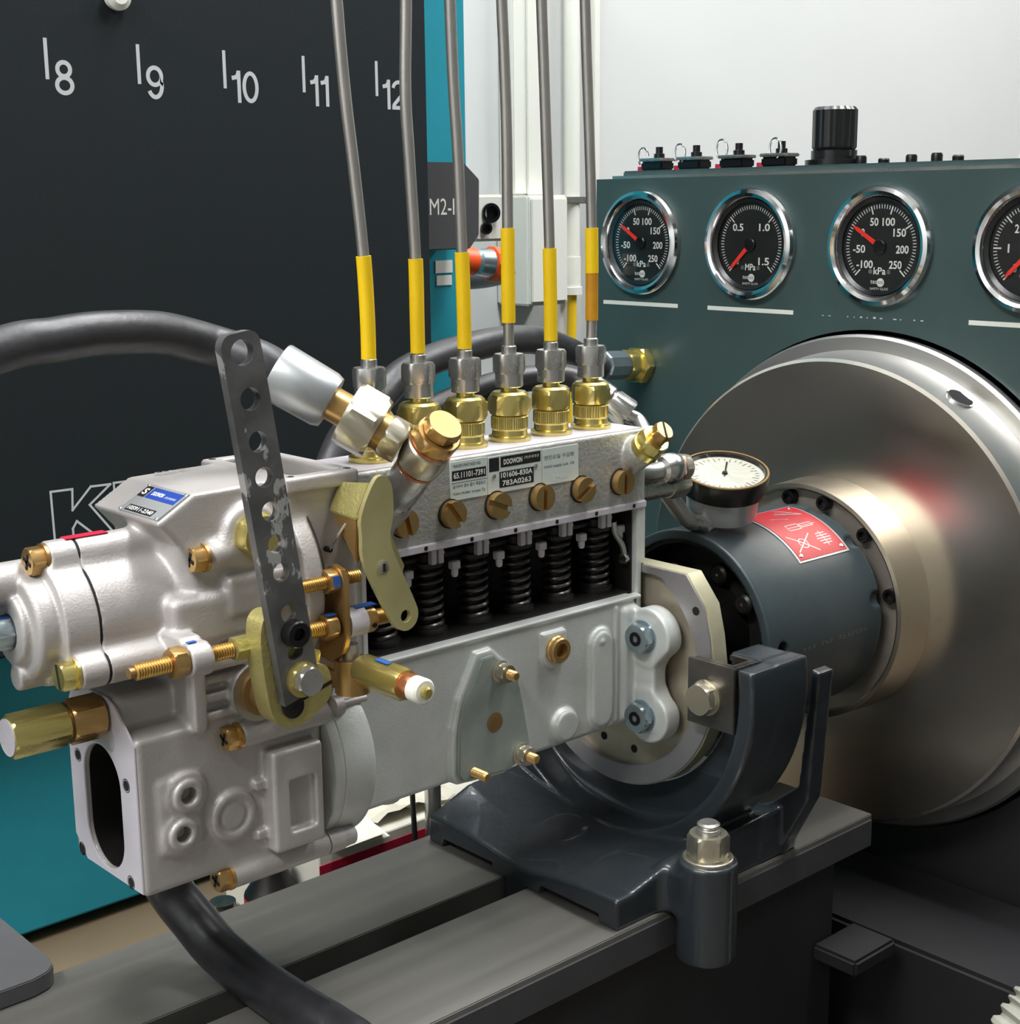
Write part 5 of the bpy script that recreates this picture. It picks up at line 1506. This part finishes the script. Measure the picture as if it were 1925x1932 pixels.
# ================================================================== drilled test lever
t = thing('drilled_lever', 'worn steel flat lever drilled with a row of holes', 'lever', (-9.7, -7, 5.4))
a0, a1 = Vector((-9.62, 6.0)), Vector((-11.9, 21.3))
dr = (a1 - a0).normalized()
nr = Vector((dr.y, -dr.x))
w0, w1 = .98, .97
ol = [a0 - nr * .95 + dr * -.55, a0 + nr * 1.0 + dr * -.1]
ol[0] = Vector((-10.55, 5.45)); ol[1] = Vector((-8.62, 6.0))
ol.append(a1 + nr * w1)
for i in range(1, 6):
    b = math.radians(18 * i)
    ol.append(a1 + dr * .3 + nr * (w1 - .55) + nr * .55 * math.cos(b) + dr * (.25 + .35) * math.sin(b))
for i in range(0, 6):
    b = math.radians(90 + 18 * i)
    ol.append(a1 + dr * .3 - nr * (w1 - .55) + nr * .55 * math.cos(b) + dr * (.25 + .35) * math.sin(b))
ol.append(a1 - nr * w1)
hz = [21.35, 19.36, 17.51, 15.94, 14.41, 12.93, 11.62, 9.72, 7.92]
hr = [.56, .5, .46, .46, .44, .42, .42, .4, .42]
hs_ = []
for z, r in zip(hz, hr):
    k = (z - a0.y) / (a1.y - a0.y)
    hs_.append(circ(a0.x + (a1.x - a0.x) * k, z, r, 24))
part('lever_bar', Geo().plate([tuple(q) for q in ol], hs_, (0, -6.78, 0), FR, FU, .5), 'lever_steel', t, bevel=.05)
sb = part('socket_screw', Geo().ring((-10.02, -7.25, 8.8), (0, -1, 0), [(0, .25), (0, .62), (.55, .62), (.62, .55), (.62, .3), (.3, .25)], 32), 'black_oxide', t)
part('hex_socket', Geo().cyl((-10.02, -7.5, 8.8), (-10.02, -7.6, 8.8), .3, n=6), 'dark_hole', sb)
hb_ = part('hex_bolt', Geo().hexa((-9.55, -7.45, 6.55), (-9.55, -8.0, 6.55), .7, 20, .1), 'grey_steel', t)
part('yellow_washer', Geo().ring((-9.62, -7.28, 6.55), (0, -1, 0), [(0, .3), (0, .82), (.17, .82), (.17, .3)], 36), 'zinc_yellow', hb_)

# ================================================================== injection pipes
PIPES = [
    ([(0, 19.3), (0, 21.75), (-.14, 24.9), (-.55, 29.07), (-.95, 32.6), (-1.28, 37), (-1.7, 45), (-1.9, 60)], 19.65, 24.85, None, 'leftmost steel injection pipe with yellow sleeve, in front of numeral 11'),
    ([(3.2, 19.3), (3.2, 21.6), (3.18, 24.8), (2.93, 29.6), (2.78, 33), (2.95, 37.3), (3.2, 45), (3.3, 60)], 19.75, 24.6, None, 'steel injection pipe with yellow sleeve in front of numeral 12'),
    ([(6.4, 19.3), (6.4, 21.4), (6.33, 24.7), (6.17, 29.7), (5.93, 33.6), (5.8, 37.5), (5.6, 45), (5.5, 60)], 19.75, 24.85, None, 'third steel injection pipe from the left, in front of the teal strip'),
    ([(9.6, 19.3), (9.6, 21.2), (9.6, 26), (9.6, 31), (9.47, 35.2), (9.35, 37.8), (9.1, 45), (9, 60)], 20.95, 26.05, None, 'fourth injection pipe, its yellow sleeve set higher above bare pipe'),
    ([(12.8, 19.3), (12.8, 21), (12.73, 24.9), (12.56, 29.7), (12.36, 34.8), (12.22, 38), (12, 45), (11.9, 60)], 19.75, 24.9, None, 'fifth steel injection pipe from the left, with clean yellow sleeve'),
    ([(16.0, 19.3), (16.08, 20.8), (16.06, 26), (15.86, 31.2), (15.64, 35.5), (15.52, 38.3), (15.2, 45), (15.1, 60)], 23.4, 25.95, 20.7, 'rightmost injection pipe, half yellow and half brown sleeve beside the gauges'),
]
for k, (pts, z0, z1, amber, lab) in enumerate(PIPES):
    x = 3.2 * k
    t = thing('injection_pipe', lab, 'pipe', (x, 0, 17.4), 'six injection pipes rising from the pump')
    path = smooth_path([(q[0], 0, q[1]) for q in pts], 12)
    part('tube', Geo().tube(path, .3, 16), 'pipe_steel', t)
    def seg(za, zb):
        r = [q for q in path if za < q.z < zb]
        def lerp(z):
            for a, b in zip(path, path[1:]):
                if a.z <= z <= b.z:
                    return a.lerp(b, (z - a.z) / (b.z - a.z))
            return path[0]
        return [lerp(za)] + r + [lerp(zb)]
    part('yellow_sleeve', Geo().tube(seg(z0, z1), .385, 20), 'sleeve_yellow', t)
    if amber:
        part('brown_sleeve', Geo().tube(seg(amber, z0), .37, 20), 'sleeve_amber', t)
    part('ferrule', Geo().lathe((x, 0, 19.1), (0, 0, 1), [(0, .42), (.55, .42), (.6, .36)], 24), 'grey_steel', t)
    un = part('union_nut', Geo().hexa((x, 0, 18.15), (x, 0, 19.25), .9, (8, 22, 30, 18, 25, 10)[k], .14), 'grey_steel', t)
    part('nut_skirt', Geo().lathe((x, 0, 17.42), (0, 0, 1), [(0, .74), (.05, .78), (.8, .78)], 32), 'grey_steel', un)

# ================================================================== hoses
ed_ = b0 + bd * 4.5
hd_ = Vector((-.6, .6, .50)).normalized()
t = thing('fuel_feed_hose', 'thick black rubber feed hose with silver ferrule over the governor', 'hose', (-9, 1.5, 20))
part('union_hex', Geo().hexa(ed_ + hd_ * 1.2, ed_ + hd_ * 2.15, 1.2, 8, .12), 'silver_nut', t)
part('union_ring', Geo().lathe(ed_, hd_, [(2.1, 1.0), (2.6, 1.0)], 32), 'brass_gold', t)
part('swivel_nut', Geo().hexa(ed_ + hd_ * 2.55, ed_ + hd_ * 4.25, 1.75, 20, .22), 'silver_nut', t)
part('hose_tail', Geo().lathe(ed_, hd_, [(4.1, .85), (5.2, .85)], 32), 'brass_gold', t)
part('ferrule', Geo().lathe(ed_, hd_, [(5.1, .9), (5.15, 1.3), (5.5, 1.42), (8.1, 1.48), (8.2, 1.43), (8.2, 1.1)], 40), 'ferrule_zinc', t, sharp=30)
e1 = ed_ + hd_ * 7.9
path = smooth_path([e1, ed_ + hd_ * 9.2, (-7.8, 1.9, 20.75), (-9.95, 2.0, 21.41), (-11.48, 2, 21.65), (-13.87, 2, 21.73), (-15.92, 2, 21.58), (-18.38, 2, 21.31), (-24, 2, 19.6), (-30, 4, 15), (-34, 8, 5), (-36, 14, -10.9)], 8)
part('hose_body', Geo().tube(path, 1.03, 24), 'rubber', t)

t = thing('drain_hose', 'black rubber drain hose lying across the bench rails', 'hose', (-9.2, 0, -11.9))
path = smooth_path([(-11.6, 4.0, -3.32), (-11.0, 5.2, -5.6), (-10.24, 5.0, -7.88), (-9.74, 3.6, -9.25), (-9.5, 1.8, -10.2), (-9.3, -.6, -10.68), (-9.3, -3.5, -10.72), (-9.25, -6, -10.72), (-9.15, -8.2, -10.72), (-8.95, -10.4, -11.1), (-8.6, -12.5, -13.5), (-8.2, -14.5, -20), (-8, -15, -40)], 10)
part('hose_body', Geo().tube(path, 1.2, 24), 'rubber_dark', t)

t = thing('return_hose', 'black rubber hose arching behind the pump to the brass elbow', 'hose', (24, 14, 17))
path = smooth_path([(2.0, 9, 8), (5.0, 10, 13.3), (8.5, 11, 15.6), (12.7, 12.5, 17.3), (19.9, 14, 18.2), (26.5, 16, 17.9), (33, 19, 16.4), (38.0, 22, 14.9), (40.6, 22.4, 14.5)], 10)
part('hose_body', Geo().tube(path, 1.0, 20), 'rubber', t)
part('crimp_ferrule', Geo().lathe((39.6, 22.3, 14.6), (1, .05, -.06), [(0, 1.12), (.2, 1.2), (2.4, 1.2), (2.6, .8)], 10), 'zinc_blue', t, sharp=12)
part('hex_nut', Geo().hexa((42.2, 22.4, 14.4), (43.6, 22.45, 14.3), 1.3, 15, .2), 'zinc_yellow', t)
part('panel_flange', Geo().hexa((43.6, 22.45, 14.3), (44.5, 22.45, 14.25), 1.6, 0, .15), 'zinc_yellow', t)
t = thing('leak_off_hose', 'lower black hose behind the brass valves with bright steel nut', 'hose', (18, 9, 14))
path = smooth_path([(3.5, 8.5, 5), (6.5, 9, 11.4), (10, 9.5, 14.2), (14.5, 10, 15.5), (18.5, 9.6, 16.2), (21.6, 8.0, 16.3), (22.6, 6.6, 15.7)], 10)
part('hose_body', Geo().tube(path, .85, 20), 'rubber_dark', t)
fd = Vector((.62, -.95, -.75)).normalized()
f0 = Vector((22.3, 7.0, 15.9))
part('crimp_ferrule', Geo().lathe(f0, fd, [(0, .95), (.15, 1.05), (2.0, 1.05), (2.2, .8)], 24), 'bright_steel', t)
part('steel_nut', Geo().hexa(f0 + fd * 2.2, f0 + fd * 3.7, 1.05, 10, .15), 'bright_steel', t)
part('port_stub', Geo().tube(smooth_path([f0 + fd * 3.6, f0 + fd * 4.5, (22.5, 1.6, 12.2), (18.4, 1.2, 12.0)]), .5, 16), 'grey_steel', t)
